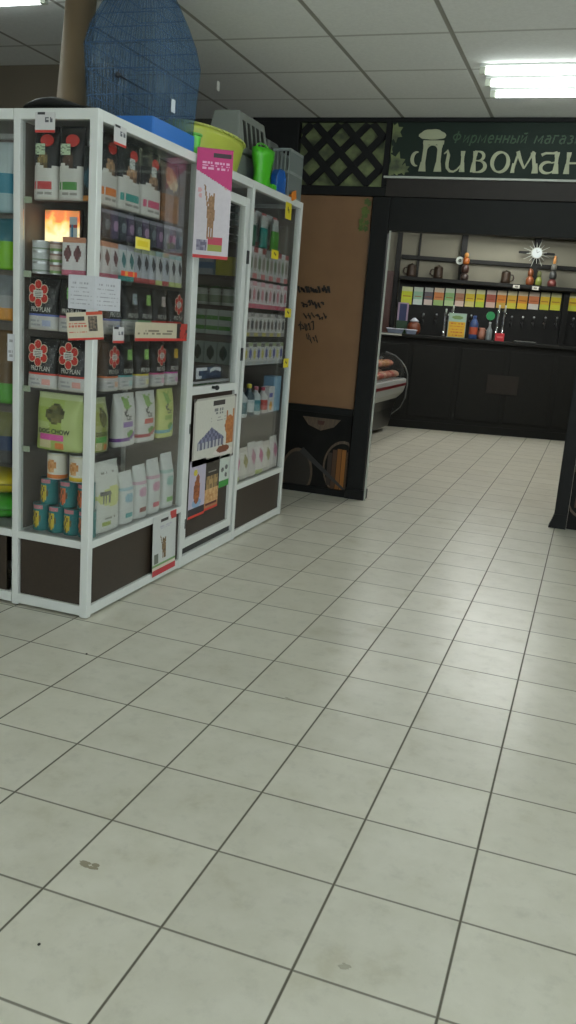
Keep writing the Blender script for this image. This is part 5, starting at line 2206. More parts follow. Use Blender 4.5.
# bright green small potty / carrier
t = thing('green_watering_can', 'bright green plastic scoop bucket on top of the end cabinet', 'bucket', (-0.915, 3.33, TOP), 0)
G = C(70, 176, 30)
m = MB('plastic').use(c=G, smooth=True)
m.lathe([(0.001, 0), (0.085, 0.0), (0.095, 0.01), (0.082, 0.06), (0.088, 0.1), (0.11, 0.165), (0.112, 0.2), (0.104, 0.2), (0.1, 0.165), (0.08, 0.1), (0.001, 0.06)], 28, cap=False, ell=(0.48, 1.0))
m.build('bucket', t)
t.name = 'green_bucket'
m = MB('plastic').use(c=mixc(G, WHITE, 0.1), smooth=True)
m.path([(0.0, 0.105 * cos(PI * k / 12), 0.2 + 0.03 * sin(PI * k / 12)) for k in range(13)], 0.006, 6)
m.build('handle', t)
m = MB('plastic').use(c=G)
m.box((-0.04, 0.07, 0.0), (0.045, 0.13, 0.035))
m.build('foot', t, bevel=0.006)


# grey pet carriers with slots
def carrier(label, x0, x1, y0, y1, z0, h, c, nslots):
    t = thing('pet_carrier', label, 'pet carrier', (0, 0, z0))
    m = MB('plastic').use(c=c)
    # lower shell, upper shell with sloped roof
    xm = (x0 + x1) / 2
    m.box((x0 + 0.006, y0 + 0.006, 0), (x1 - 0.006, y1 - 0.006, h * 0.42))
    m.build('lower_shell', t, bevel=0.012)
    m = MB('plastic').use(c=mixc(c, WHITE, 0.12))
    s0 = len(m.v)
    ins = 0.035
    vs = [(x0, y0, h * 0.43), (x1, y0, h * 0.43), (x1, y1, h * 0.43), (x0, y1, h * 0.43),
          (x0 + ins, y0 + ins, h), (x1 - ins, y0 + ins, h), (x1 - ins, y1 - ins, h), (x0 + ins, y1 - ins, h)]
    m.add(vs, [(0, 3, 2, 1), (4, 5, 6, 7), (0, 1, 5, 4), (1, 2, 6, 5), (2, 3, 7, 6), (3, 0, 4, 7)])
    m.build('upper_shell', t, bevel=0.01)
    m = MB('plastic').use(c=C(22, 24, 22))
    for k in range(nslots):
        y = y0 + 0.06 + (y1 - y0 - 0.12) * (k + 0.5) / nslots
        w = (y1 - y0 - 0.12) / nslots * 0.28
        a, b = h * 0.52, h * 0.88
        xa = x1 - ins * (a - h * 0.43) / (h * 0.57)
        xb_ = x1 - ins * (b - h * 0.43) / (h * 0.57)
        m.add([(xa + 0.002, y - w, a), (xa + 0.002, y + w, a), (xb_ + 0.002, y + w, b), (xb_ + 0.002, y - w, b),
               (xa - 0.01, y - w, a), (xa - 0.01, y + w, a), (xb_ - 0.01, y + w, b), (xb_ - 0.01, y - w, b)],
              [(0, 1, 2, 3), (7, 6, 5, 4), (0, 4, 5, 1), (1, 5, 6, 2), (2, 6, 7, 3), (3, 7, 4, 0)])
    m.build('vent_slots', t)
    m = MB('plastic').use(c=C(60, 64, 62))
    m.path([(xm, (y0 + y1) / 2 - 0.06, h - 0.002), (xm, (y0 + y1) / 2 - 0.05, h + 0.025), (xm, (y0 + y1) / 2 + 0.05, h + 0.025), (xm, (y0 + y1) / 2 + 0.06, h - 0.002)], 0.007, 8)
    m.build('handle', t)
    return t


carrier('large pale grey pet carrier with dark vent slots behind the green bucket', -1.205, -0.985, 3.16, 3.62, TOP, 0.385, C(112, 118, 110), 5)
carrier('dark grey pet carrier at the far end of the kiosk top', -1.20, -0.99, 3.635, 3.88, TOP, 0.33, C(84, 90, 84), 5)
# blue tray standing on its side between bucket and basket
t = thing('blue_tray', 'blue plastic tray standing beside the green bucket on the end cabinet', 'tray', (-0.905, 3.56, TOP), math.radians(90))
m = MB('plastic').use(c=C(22, 84, 160))
m.plate([(-0.07, 0), (0.07, 0), (0.065, 0.10), (0.035, 0.135), (-0.035, 0.135), (-0.065, 0.10)], -0.02, 0.02)
m.build('tray', t, bevel=0.006)
m = MB('plastic').use(c=C(40, 104, 176))
m.path([(-0.07, -0.022, 0.004), (-0.065, -0.022, 0.10), (-0.035, -0.022, 0.135), (0.035, -0.022, 0.135), (0.065, -0.022, 0.10), (0.07, -0.022, 0.004)], 0.004, 6)
m.build('rim', t)
# grey slotted basket
t = thing('grey_basket', 'pale grey slotted plastic basket at the far end of the cabinet top', 'basket', (-0.92, 3.755, TOP))
m = MB('plastic').use(c=C(120, 128, 124))
bw, bl_, bh = 0.05, 0.115, 0.27
for k in range(13):
    y = -bl_ + 2 * bl_ * k / 12
    for x in (-bw, bw):
        m.box((x - 0.003, y - 0.0045, 0.01), (x + 0.003, y + 0.0045, bh))
for k in range(5):
    x = -bw + 2 * bw * k / 4
    for y in (-bl_, bl_):
        m.box((x - 0.005, y - 0.003, 0.01), (x + 0.005, y + 0.003, bh))
m.build('slatted_wall', t)
m = MB('plastic').use(c=C(132, 140, 136))
for z in (0.0, bh * 0.5, bh - 0.012):
    m.box((-bw - 0.005, -bl_ - 0.005, z), (bw + 0.005, -bl_ + 0.004, z + 0.014)).box((-bw - 0.005, bl_ - 0.004, z), (bw + 0.005, bl_ + 0.005, z + 0.014))
    m.box((-bw - 0.005, -bl_ + 0.004, z), (-bw + 0.004, bl_ - 0.004, z + 0.014)).box((bw - 0.004, -bl_ + 0.004, z), (bw + 0.005, bl_ - 0.004, z + 0.014))
m.box((-bw, -bl_, 0), (bw, bl_, 0.006))
m.build('hoop_frame', t)
# orange clip
t = thing('orange_clip', 'orange plastic clip hooked on the end cabinet top rail', 'clip', (KX + 0.0, sy(283, KX), TOP))
m = MB('plastic').use(c=C(216, 126, 40))
m.box((-0.004, -0.03, -0.02), (0.008, 0.03, 0.03)).box((-0.03, -0.022, 0.001), (-0.004, 0.022, 0.012))
m.xf(Matrix.Rotation(math.radians(18), 4, 'X'))
m.build('clip', t, bevel=0.003)
t.location = (KX + 0.006, sy(283, KX), TOP + 0.008)

# ================================================================== FLOOR MARKS
for px, py, r in ((86.5, 654.5, 0.0045), (39, 945, 0.0035)):
    q = at(px, py, 2, 0.0)
    tt = thing('floor_crumb', 'tiny dark crumb on the tiles ' + ('in front of the corner cabinet' if py < 700 else 'near the viewer at the lower left'), 'crumb', (q.x, q.y, 0))
    MB('plastic').use(c=C(40, 36, 30), smooth=True).ball((0, 0, r * 0.55), r, 8, 6, (1, 1.2, 0.55)).build('crumb', tt)

for px, py, r in ((92, 865.5, 0.017), (345, 966, 0.012), (287, 699, 0.012)):
    q = at(px, py, 2, 0.0)
    rr2 = random.Random(int(px))
    tt = thing('floor_smudge', {92: 'brownish smudge on a near floor tile at the lower left', 345: 'faint grey smudge beside a tile joint near the bottom edge', 287: 'small faint smudge on the tiles before the kiosk'}[px], 'smudge', (q.x, q.y, 0))
    m = MB('paper').use(c=C(150, 142, 120) if px == 92 else C(168, 164, 146))
    for k in range(9):
        a, d_ = rr2.uniform(0, 6.28), rr2.uniform(0, r)
        cxx, cyy, rr_ = d_ * cos(a) * 1.6, d_ * sin(a) * 0.7, rr2.uniform(0.2, 0.5) * r
        m.prism([(cxx + rr_ * (1 + 0.3 * sin(3 * q_)) * 1.3 * cos(q_ * PI / 7), cyy + rr_ * 0.8 * sin(q_ * PI / 7)) for q_ in range(14)], 0.0001, 0.0004 + 0.00004 * k)
    m.build('smudge', tt)

# ================================================================== BAR ROOM
ANG = math.atan2(0.254, 0.967)
CO = Vector((-1.30, 9.72, 0))              # point on the foot of the counter front
U = Vector((cos(ANG), sin(ANG), 0))
Nn = Vector((-sin(ANG), cos(ANG), 0))


def bar(u, d, z=0.0):
    return CO + U * u + Nn * d + Vector((0, 0, z))


def bpx(px, py, d):
    """bar coordinates (u, z) of a pixel on the plane at depth d behind the counter front"""
    dd = RT * ((px - 288) / FPX) - UP * ((py - 512) / FPX) + _f
    P0 = bar(0, d)
    t_ = (P0 - CAM).dot(Nn) / dd.dot(Nn)
    q = CAM + dd * t_
    return (q - CO).dot(U), q.z


BR = Matrix.Translation(CO) @ Matrix.Rotation(ANG, 4, 'Z')


def bthing(name, label, cat, u=0, d=0, z=0, group=None):
    return thing(name, label, cat, bar(u, d, z), ANG, group)


# back wall (pale) and lower dark cladding
DB = 1.30
o = MB('bar_wall').box((-3.6, DB + 0.005, 0), (4.6, DB + 0.1, 2.95)).build('wall_bar_back')
o.location, o.rotation_euler.z = CO, ANG
tag(o, kind='structure')
o = MB('black_wood').box((-3.3, DB - 0.3, 2.62), (4.4, DB + 0.004, 2.94)).build('trim_3', bevel=0.004)
o.location, o.rotation_euler.z = CO, ANG
tag(o, kind='structure')

t = bthing('bar_counter', 'long black bar counter across the back of the bar room', 'counter')
m = MB('black_counter').box((-1.2, 0.0, 0.09), (4.0, 0.5, 1.16)).box((-1.2, 0.05, 0.0), (4.0, 0.5, 0.09))
m.build('body', t)
m = MB('black_counter').box((-1.25, -0.05, 1.16), (4.05, 0.55, 1.20))
m.build('countertop', t, bevel=0.006)
for k in range(7):
    u0 = -0.55 + k * 0.62
    m = MB('black_counter').box((u0, -0.012, 0.16), (u0 + 0.56, -0.0005, 1.08))
    m.build('front_panel', t, bevel=0.006)
m = MB('header_wood')
uu, zz_ = bpx(502, 385, 0)
m.box((uu - 0.2, -0.018, zz_ - 0.12), (uu + 0.2, -0.0125, zz_ + 0.12))
m.build('inset_plate', t, bevel=0.004)
m = MB('black_counter').box((-1.2, -0.02, 0.0), (4.0, -0.0005, 0.1))
m.build('kickboard', t, bevel=0.003)
m = MB('trim_grey').box((-1.25, -0.056, 1.175), (-0.1, -0.0505, 1.198))
m.build('edge_strip', t)

# back bar: dark cladding with taps, posts and rails
t = bthing('back_bar', 'black back bar shelving with posts and rails on the pale wall', 'shelving')
zs_ = bpx(480, 283, DB - 0.25)[1]            # shelf height
zl0 = bpx(480, 309, DB - 0.1)[1]
m = MB('black_wood').box((-0.15, DB - 0.10, 0), (4.0, DB - 0.001, zs_ - 0.03))
m.build('cladding', t)
m = MB('black_wood').box((-0.15, DB - 0.28, zs_ - 0.03), (4.0, DB - 0.001, zs_ + 0.02))
m.build('shelf', t, bevel=0.003)
for px, w in ((401, 0.05), (464, 0.06), (537, 0.06), (420, 0.02)):
    u_, _ = bpx(px - (2 if px == 401 else 0), 250, DB - 0.05)
    m = MB('black_wood').box((u_ - w / 2 - 0.01, DB - 0.07 if w > 0.03 else DB - 0.03, zs_ + 0.02 if px != 401 else 0), (u_ + w / 2 + 0.01 if w > 0.03 else u_ + w / 2, DB - 0.002, 2.62))
    m.build('post', t, bevel=0.003)
u_, z_ = bpx(480, 262, DB - 0.05)
m = MB('black_wood').box((-0.15, DB - 0.045, z_ - 0.028), (4.0, DB - 0.003, z_ + 0.028))
m.build('rail', t, bevel=0.003)
# partition post on the right of the label row
u_, _ = bpx(565.5, 300, DB - 0.1)
m = MB('black_wood').box((u_ - 0.037, DB - 0.17, 0.9), (u_ + 0.037, DB - 0.1005, zs_ - 0.031))
m.build('divider', t, bevel=0.003)
# brown door leaf at the left behind counter
uA, zA = bpx(386, 272, DB)
uB, _ = bpx(401, 272, DB)
o = MB('orange_board')
mat('brown_door', C(72, 44, 38), rough=0.5, nscale=20, noise=0.2)
tt = bthing('cupboard', 'dark reddish-brown cupboard at the left end of the back wall', 'cupboard')
MB('brown_door').box((uA - 0.35, DB - 0.06, 0), (uB - 0.1, DB - 0.0, bpx(390, 271, DB)[1])).build('carcass', tt, bevel=0.004)
MB('brown_door').box((uA - 0.33, DB - 0.075, 0.1), (uB - 0.12, DB - 0.061, bpx(390, 271, DB)[1] - 0.03)).build('door', tt, bevel=0.003)

# beer name cards
cards = [(402, 413.5, C(206, 214, 40), C(200, 206, 60), 'bright yellow'), (414, 424, C(150, 190, 160), C(200, 214, 206), 'mint green'), (425, 434, C(96, 90, 96), C(206, 190, 180), 'grey and cream'),
         (434.5, 445, C(206, 130, 70), C(150, 180, 110), 'orange and green'), (445.5, 455.5, C(140, 186, 120), C(180, 204, 150), 'pale green'), (456, 465.5, C(170, 120, 90), C(214, 190, 176), 'brown and pink'),
         (466, 476, C(222, 196, 40), C(206, 196, 120), 'yellow'), (476.5, 486, C(220, 204, 30), C(176, 196, 60), 'yellow-green'), (487, 497, C(176, 90, 70), C(206, 176, 160), 'brown and white'),
         (497.5, 507.5, C(222, 136, 36), C(200, 160, 60), 'plain orange'), (508, 518, C(228, 180, 50), C(206, 196, 60), 'amber yellow'), (518.5, 529, C(226, 150, 40), C(226, 190, 50), 'orange-yellow'),
         (529.5, 540.5, C(206, 120, 70), C(216, 210, 200), 'orange and white'), (541, 551, C(226, 190, 40), C(206, 206, 60), 'golden yellow'), (551.5, 562.5, C(220, 200, 36), C(216, 214, 60), 'lemon yellow'),
         (569, 580, C(226, 196, 36), C(206, 206, 60), 'yellow')]
for k, (a, b, c1_, c2_, nm) in enumerate(cards):
    pm = (a + b) / 2
    yt_ = 286.5 + (pm - 402) * 0.042
    yb_ = yt_ + 17.5
    ua, zt = bpx(a, yt_, DB - 0.11)
    ub, _ = bpx(b, yt_, DB - 0.11)
    _, zb = bpx(pm, yb_, DB - 0.11)
    _, zt = bpx(pm, yt_, DB - 0.11)
    where = 'first at the left end' if k == 0 else (f'{ORD[k]} from the left end' if k < 15 else 'beyond the divider at the right edge')
    tt = bthing('beer_card', f'{nm} beer card above the taps, {where}', 'card', (ua + ub) / 2, DB - 0.112, zb, 'beer name cards above the taps')
    w, h = ub - ua - 0.012, zt - zb

    def cp(u, v, c1_=c1_, c2_=c2_, k=k):
        if v > 0.72:
            return mixc(C(200, 206, 196), c1_, 0.25)
        if 0.42 < v < 0.52 and 0.1 < u < 0.9:
            return mixc(c1_, C(150, 70, 30), 0.5)
        if v < 0.3:
            return c2_
        return c1_
    m = MB('paper')
    m.sheet(-w / 2, w / 2, 0, h, 0, 8, 16, cp, thick=0.004)
    m.build('card', tt)
# taps below
tapd = None
for k, px in enumerate((423, 436, 448, 459, 470.5, 511, 522, 533, 544.5, 556, 572.5)):
    py = 314 + (px - 402) * 0.03
    u_, z_ = bpx(px, py + 3, DB - 0.14)
    lab = f'black beer tap with pale knob on the back bar, {ORD[k]} from the left'
    if tapd is None:
        tapd = bthing('beer_tap', lab, 'beer tap', u_, DB - 0.1, z_, 'beer taps on the back bar')
        m = MB('dark_metal').use(smooth=True)
        m.tube((0, -0.001, -0.03), (0, -0.075, -0.03), 0.013, 10)
        m.build('shank', tapd)
        m = MB('dark_metal').use(smooth=True)
        m.tube((0, -0.07, -0.025), (0, -0.07, -0.10), 0.01, 10, 0.008)
        m.build('spout', tapd)
        m = MB('plastic').use(c=C(26, 26, 26), smooth=True)
        m.tube((0, -0.07, -0.02), (0, -0.075, 0.04), 0.009, 10, 0.013)
        hd = m.build('handle', tapd)
        m = MB('metal').use(c=C(190, 196, 196), smooth=True)
        m.ball((0.002, -0.076, 0.048), 0.014)
        m.build('knob', hd)
    else:
        dup(tapd, bar(u_, DB - 0.1, z_), ANG, lab)


# mugs on the shelf
def mug(c):
    t = thing('beer_mug', None, 'mug')
    m = MB('plastic').use(c=c, smooth=True)
    m.lathe([(0.05, 0), (0.058, 0.004), (0.056, 0.05), (0.053, 0.135), (0.055, 0.145), (0.048, 0.143), (0.046, 0.02), (0.001, 0.015)], 22, cap=False)
    m.lathe([(0.0595, 0.02), (0.0605, 0.025), (0.0595, 0.03)], 22, cap=False)
    mbd = m.build('mug_body', t)
    m = MB('plastic').use(c=c, smooth=True)
    m.path([(-0.052, 0, 0.12), (-0.085, 0, 0.115), (-0.095, 0, 0.085), (-0.09, 0, 0.05), (-0.055, 0, 0.03)], 0.009, 8)
    m.build('handle', mbd)
    m = MB('metal').use(c=C(96, 90, 80), smooth=True)
    m.lathe([(0.056, 0.146), (0.05, 0.156), (0.02, 0.17), (0.006, 0.182), (0.001, 0.186)], 20)
    m.build('lid', t)
    return Proto(t)


mg = mug(C(56, 44, 34))
zsh = zs_ + 0.021
for px, rz, lb in ((411, 0, 'dark stoneware beer mug at the left end of the back bar shelf'), (438, 0, 'dark stoneware beer mug midway between the left posts'), (506, PI, 'dark brown beer mug standing between the two silver posts area')):
    lb = lb.replace('standing between the two silver posts area', 'on the shelf left of the starburst clock')
    u_, _ = bpx(px, 275, DB - 0.18)
    mg.put(bar(u_, DB - 0.18, zsh), ANG + rz, lb, 'beer mugs on the back bar shelf', (1.15, 1.15, 1.0))


# figurine bottles
def figurine(px, h, parts, label):
    u_, _ = bpx(px, 275, DB - 0.2)
    t = bthing('figurine', label, 'figurine', u_, DB - 0.2, zsh)
    z = 0
    for nm, r, hh, c in parts:
        m = MB('plastic').use(c=c, smooth=True)
        m.lathe([(r * 0.7, z), (r, z + hh * 0.15), (r, z + hh * 0.6), (r * 0.75, z + hh * 0.85), (r * 0.45, z + hh)], 16)
        m.build(nm, t)
        z += hh * 0.97
    return t


figurine(464.5, 0.3, (('base', 0.06, 0.1, C(60, 50, 46)), ('body', 0.055, 0.12, C(60, 40, 34)), ('coat', 0.045, 0.1, C(170, 96, 40)), ('head', 0.03, 0.06, C(200, 140, 70))), 'dark figurine bottle with orange top in front of the middle post')
figurine(553, 0.3, (('base', 0.06, 0.1, C(110, 60, 56)), ('body', 0.05, 0.12, C(60, 62, 60)), ('coat', 0.04, 0.09, C(96, 96, 90)), ('head', 0.02, 0.11, C(190, 130, 70))), 'tall figurine bottle with tan stopper right of the starburst clock')
figurine(530.5, 0.2, (('base', 0.055, 0.12, C(130, 72, 40)), ('head', 0.04, 0.1, C(120, 70, 40))), 'stout amber bottle on the shelf below the starburst clock')
figurine(539.5, 0.2, (('base', 0.045, 0.12, C(120, 130, 60)), ('head', 0.03, 0.08, C(96, 100, 60))), 'small olive bottle beside the amber bottle below the clock')
# round white plate on post
u_, z_ = bpx(460, 260.5, DB - 0.1)
t = bthing('wall_plate', 'small round white plate with dark centre on the middle post', 'plate', u_, DB - 0.078, z_)
m = MB('plastic').use(c=C(196, 204, 196), smooth=False)
m.lathe([(0.001, 0), (0.045, 0.0), (0.055, 0.012), (0.04, 0.006), (0.001, 0.006)], 24, cap=False)
m.xf(Matrix.Rotation(PI / 2, 4, 'X'))
m.build('plate', t)
m = MB('plastic').use(c=C(60, 70, 60)).tube((0, -0.006, 0), (0, -0.009, 0), 0.024, 18)
m.build('centre', t)
# starburst clock
u_, z_ = bpx(537, 253, DB - 0.1)
t = bthing('starburst_clock', 'silver starburst clock hanging on the pale back wall', 'clock', u_, DB - 0.075, z_)
m = MB('trim_grey').use(smooth=False)
m.tube((0, 0, 0), (0, -0.03, 0), 0.075, 28)
m.build('case', t, bevel=0.004)
m = MB('plastic').use(c=C(186, 194, 194)).tube((0, -0.0305, 0), (0, -0.033, 0), 0.066, 28)
m.build('dial', t)
m = MB('trim_grey')
for k in range(16):
    a = 2 * PI * k / 16 + 0.1
    L = 0.19 if k % 2 else 0.14
    m.tube((0.07 * cos(a), -0.012, 0.07 * sin(a)), (L * cos(a), -0.012, L * sin(a)), 0.006, 6, 0.003)
m.build('rays', t)
m = MB('black_wood')
for s_ in (-1, 1):
    m.plate([(s_ * 0.10, -0.02), (s_ * 0.24, -0.018), (s_ * 0.25, 0.0), (s_ * 0.24, 0.014), (s_ * 0.10, 0.016)][::s_], -0.01, -0.004)
m.build('side_wings', t)
m = MB('ink').tube((0, -0.0335, 0), (0.03, -0.0335, 0.02), 0.003, 5).tube((0, -0.0335, 0), (-0.01, -0.0335, 0.045), 0.0025, 5)
m.build('hands', t)
# small white cards on shelf edge
for px, ds in ((516.5, 'left of the amber bottle'), (535.5, 'under the amber bottle')):
    u_, z_ = bpx(px, 286.5 if px < 520 else 288, DB - 0.29)
    tt = bthing('shelf_card', f'small white card on the back bar shelf edge {ds}', 'card', u_, DB - 0.2835, z_)
    MB('paper').sheet(-0.045, 0.045, -0.025, 0.02, 0, 8, 4, lambda u, v: C(120, 120, 110) if 0.35 < v < 0.65 and 0.3 < u < 0.8 else C(206, 204, 192), thick=0.002).build('card', tt)

# things on the counter
zc = 1.201


def cput(px, d=0.25):
    return bpx(px, 325, d)[0]


# white trays at left
for (a, b, lb) in ((387, 404, 'pale blue-white tray at the left end of the counter'), (406, 417, 'small white tray beside the larger one on the counter')):
    ua, ub = cput(a, 0.12), cput(b, 0.12)
    tt = bthing('serving_tray', lb, 'tray', (ua + ub) / 2, 0.12, zc)
    w = (ub - ua) / 2
    m = MB('plastic').use(c=C(170, 184, 210))
    m.add([(-w * 0.8, -0.1, 0), (w * 0.8, -0.1, 0), (w * 0.8, 0.1, 0), (-w * 0.8, 0.1, 0), (-w, -0.13, 0.055), (w, -0.13, 0.055), (w, 0.13, 0.055), (-w, 0.13, 0.055)],
          [(0, 3, 2, 1), (0, 1, 5, 4), (1, 2, 6, 5), (2, 3, 7, 6), (3, 0, 4, 7), (4, 5, 6, 7)])
    m.build('tray', tt, bevel=0.004)
    m = MB('plastic').use(c=C(206, 212, 222))
    m.path([(-w, -0.13, 0.056), (w, -0.13, 0.056), (w, 0.13, 0.056), (-w, 0.13, 0.056), (-w, -0.13, 0.056)], 0.006, 6)
    m.build('rim', tt)
# blue paper box / bottle with label and fittings
t = bthing('blue_box', 'dark blue box with pale border standing behind the trays', 'box', cput(401.5, 0.44), 0.44, zc + 0.0)
m = MB('paper')
m.sheet(-0.07, 0.07, 0, 0.4, -0.04, 12, 24, lambda u, v: (C(150, 130, 150) if (u < 0.14 or u > 0.86 or v > 0.94) else C(34, 46, 84)) if v > 0.42 else C(30, 60, 36), thick=0.06)
m.build('box', t)
t = bthing('copper_jar', 'brown copper-coloured jar with pale lid on the counter', 'jar', cput(414, 0.38), 0.38, zc)
m = MB('plastic').use(c=C(110, 58, 36), smooth=True)
m.lathe([(0.06, 0), (0.085, 0.03), (0.09, 0.09), (0.075, 0.14), (0.05, 0.16)], 22)
m.build('jar', t)
m = MB('plastic').use(c=C(190, 196, 204), smooth=True).lathe([(0.055, 0.161), (0.06, 0.175), (0.03, 0.2), (0.012, 0.215)], 18)
m.build('lid', t)
# tap towers


def tower(px, h, label, n=1):
    t = bthing('tap_tower', label, 'beer tap', cput(px, 0.3), 0.3, zc)
    m = MB('chrome').use(smooth=True)
    m.lathe([(0.03, 0), (0.03, 0.012), (0.018, 0.02), (0.016, h * 0.85), (0.024, h * 0.88), (0.02, h * 0.93), (0.012, h)], 16)
    m.build('column', t)
    m = MB('chrome').use(smooth=True).tube((0, -0.01, h * 0.86), (0, -0.07, h * 0.84), 0.009, 8).tube((0, -0.07, h * 0.85), (0, -0.075, h * 0.72), 0.008, 8)
    m.build('spout', t)
    m = MB('plastic').use(c=C(190, 200, 190), smooth=True).tube((0, -0.04, h * 0.88), (0, -0.055, h * 1.08), 0.008, 8, 0.012)
    m.build('handle', t)


tower(444.5, 0.33, 'chrome tap tower left of the yellow menu board')
tower(451.5, 0.38, 'tall chrome tap tower behind the yellow menu board')
tower(497, 0.42, 'slender chrome tap tower left of the red box')
tower(503, 0.42, 'slender chrome tap tower behind the red box')
# yellow menu board
ua, ub = bpx(448.5, 320, 0.08)[0], bpx(466.5, 320, 0.08)[0]
t = bthing('menu_board', 'yellow price board with pale green top standing on the counter', 'sign board', (ua + ub) / 2, 0.08, zc)
w = (ub - ua) / 2


def mp_(u, v):
    if not (0.05 < u < 0.95 and 0.03 < v < 0.97):
        return C(150, 170, 160)
    if v > 0.66:
        return C(120, 150, 90) if ell(u, v, .5, .82, .3, .08) else C(160, 190, 170)
    if textrows(u, v, .12, .9, (.1, .22, .34, .46, .57), .022, 5, .55):
        return C(196, 110, 50)
    return C(222, 176, 50)


m = MB('paper')
m.sheet(-w, w, 0, 0.31, 0, 26, 40, mp_, thick=0.012)
m.build('board', t)
m = MB('dark_metal').box((-w, 0.0125, 0), (w, 0.07, 0.012)).build('foot', t)
# odds and ends
t = bthing('blue_bottle', 'blue and orange drinks bottle on the counter right of the board', 'bottle', cput(474, 0.15), 0.15, zc)
m = MB('plastic').use(smooth=True)
m.lathe([(0.05, 0), (0.055, 0.01), (0.055, 0.06), (0.055, 0.1), (0.055, 0.15), (0.055, 0.2), (0.03, 0.25), (0.02, 0.26)], 18, col=lambda a, z: C(190, 90, 60) if 0.06 < z < 0.16 else C(60, 84, 130))
m.build('bottle', t)
MB('plastic').use(c=C(70, 96, 150), smooth=True).lathe([(0.024, 0.26), (0.024, 0.29), (0.02, 0.295)], 14).build('cap', t)
t = bthing('tan_jug', 'small tan and pink jug on the counter beside the blue bottle', 'jug', cput(482.5, 0.2), 0.2, zc)
MB('plastic').use(c=C(170, 120, 100), smooth=True).lathe([(0.04, 0), (0.055, 0.04), (0.05, 0.09), (0.035, 0.13), (0.04, 0.15)], 18).build('jug_body', t)
MB('plastic').use(c=C(170, 120, 100), smooth=True).path([(0.04, 0, 0.13), (0.075, 0, 0.11), (0.075, 0, 0.06), (0.05, 0, 0.04)], 0.006, 6).build('handle', t)
t = bthing('green_balloon', 'round green badge on a chrome stand behind the counter jugs', 'badge', cput(489.5, 0.3), 0.3, zc)
MB('chrome').use(smooth=True).tube((0, 0, 0.0), (0, 0, 0.26), 0.01, 8).lathe([(0.04, 0), (0.04, 0.01), (0.012, 0.02)], 14).build('stand', t)
m = MB('plastic').use(c=C(50, 150, 90))
m.tube((0, -0.012, 0.31), (0, 0.012, 0.31), 0.055, 24)
m.build('badge', t)
t.name = 'green_badge'
t = bthing('glass_bottle', 'clear grey glass bottle beside the green badge on the counter', 'bottle', cput(490, 0.12), 0.12, zc)
MB('plastic').use(c=C(130, 140, 140), smooth=True).lathe([(0.035, 0), (0.038, 0.01), (0.038, 0.12), (0.015, 0.17), (0.013, 0.21)], 18).build('bottle', t)
MB('metal').use(c=C(200, 200, 200), smooth=True).lathe([(0.016, 0.21), (0.016, 0.23)], 12).build('cap', t)
t = bthing('red_box', 'small bright red box standing on the black counter', 'box', cput(501, 0.06), 0.06, zc)
m = MB('paper').use(c=C(206, 50, 60))
m.box((-0.055, -0.03, 0), (0.055, 0.03, 0.1))
m.build('box', t, bevel=0.003)
MB('paper').use(c=C(226, 120, 120)).box((-0.035, -0.0315, 0.04), (0.035, -0.0302, 0.06)).build('label_band', t)
t = bthing('drip_tray', 'low dark metal drip tray on the counter right of the red box', 'tray', cput(527, 0.1), 0.1, zc)
MB('dark_metal').box((-0.14, -0.06, 0), (0.14, 0.06, 0.018)).build('tray', t, bevel=0.004)
MB('trim_grey').box((-0.13, -0.05, 0.0185), (0.13, 0.05, 0.021)).build('grille', t)

mat('case_metal', C(160, 163, 160), rough=0.4, nscale=12, noise=0.03)
# --- refrigerated meat showcase along the left of the bar room
t = thing('meat_showcase', 'white curved-glass refrigerated showcase full of meat left of the bar', 'showcase', (0, 0, 0), 0)
fy0, fy1 = 6.6, 9.25      # along y
FX = at(405, 395, 1, fy1).x   # bulge of the front


def scx(prof, y0, y1, m):
    n = len(prof)
    vs = [(x, y0, z) for x, z in prof] + [(x, y1, z) for x, z in prof]
    fs = [tuple(range(n)), tuple(range(2 * n - 1, n - 1, -1))] + [(i, n + i, n + (i + 1) % n, (i + 1) % n) for i in range(n)]
    m.add(vs, fs)


zb1 = at(400, 388, 0, FX).z if False else 0.86
# base, recessed
m = MB('plastic').use(c=C(20, 21, 21))
scx([(FX - 0.85, 0.06), (FX - 0.18, 0.06), (FX - 0.14, 0.3), (FX - 0.1, 0.42), (FX - 0.85, 0.42)], fy0, fy1, m)
m.build('base', t)
m = MB('plastic').use(c=C(20, 20, 20))
for y in (fy0 + 0.1, fy1 - 0.2):
    m.box((FX - 0.75, y, 0), (FX - 0.3, y + 0.1, 0.06))
m.build('feet', t)
m = MB('case_metal')
scx([(FX - 0.85, 0.421), (FX - 0.10, 0.421), (FX - 0.03, 0.50), (FX - 0.005, 0.58), (FX - 0.85, 0.58)], fy0, fy1, m)
m.build('lower_trim', t)
m = MB('plastic').use(c=C(110, 24, 30))
scx([(FX - 0.85, 0.581), (FX - 0.004, 0.581), (FX + 0.0, 0.615), (FX - 0.85, 0.615)], fy0, fy1, m)
m.build('red_stripe', t)
m = MB('case_metal')
scx([(FX - 0.85, 0.616), (FX + 0.0, 0.616), (FX - 0.004, 0.66), (FX - 0.03, 0.67), (FX - 0.85, 0.67)], fy0, fy1, m)
m.build('bumper_trim', t)
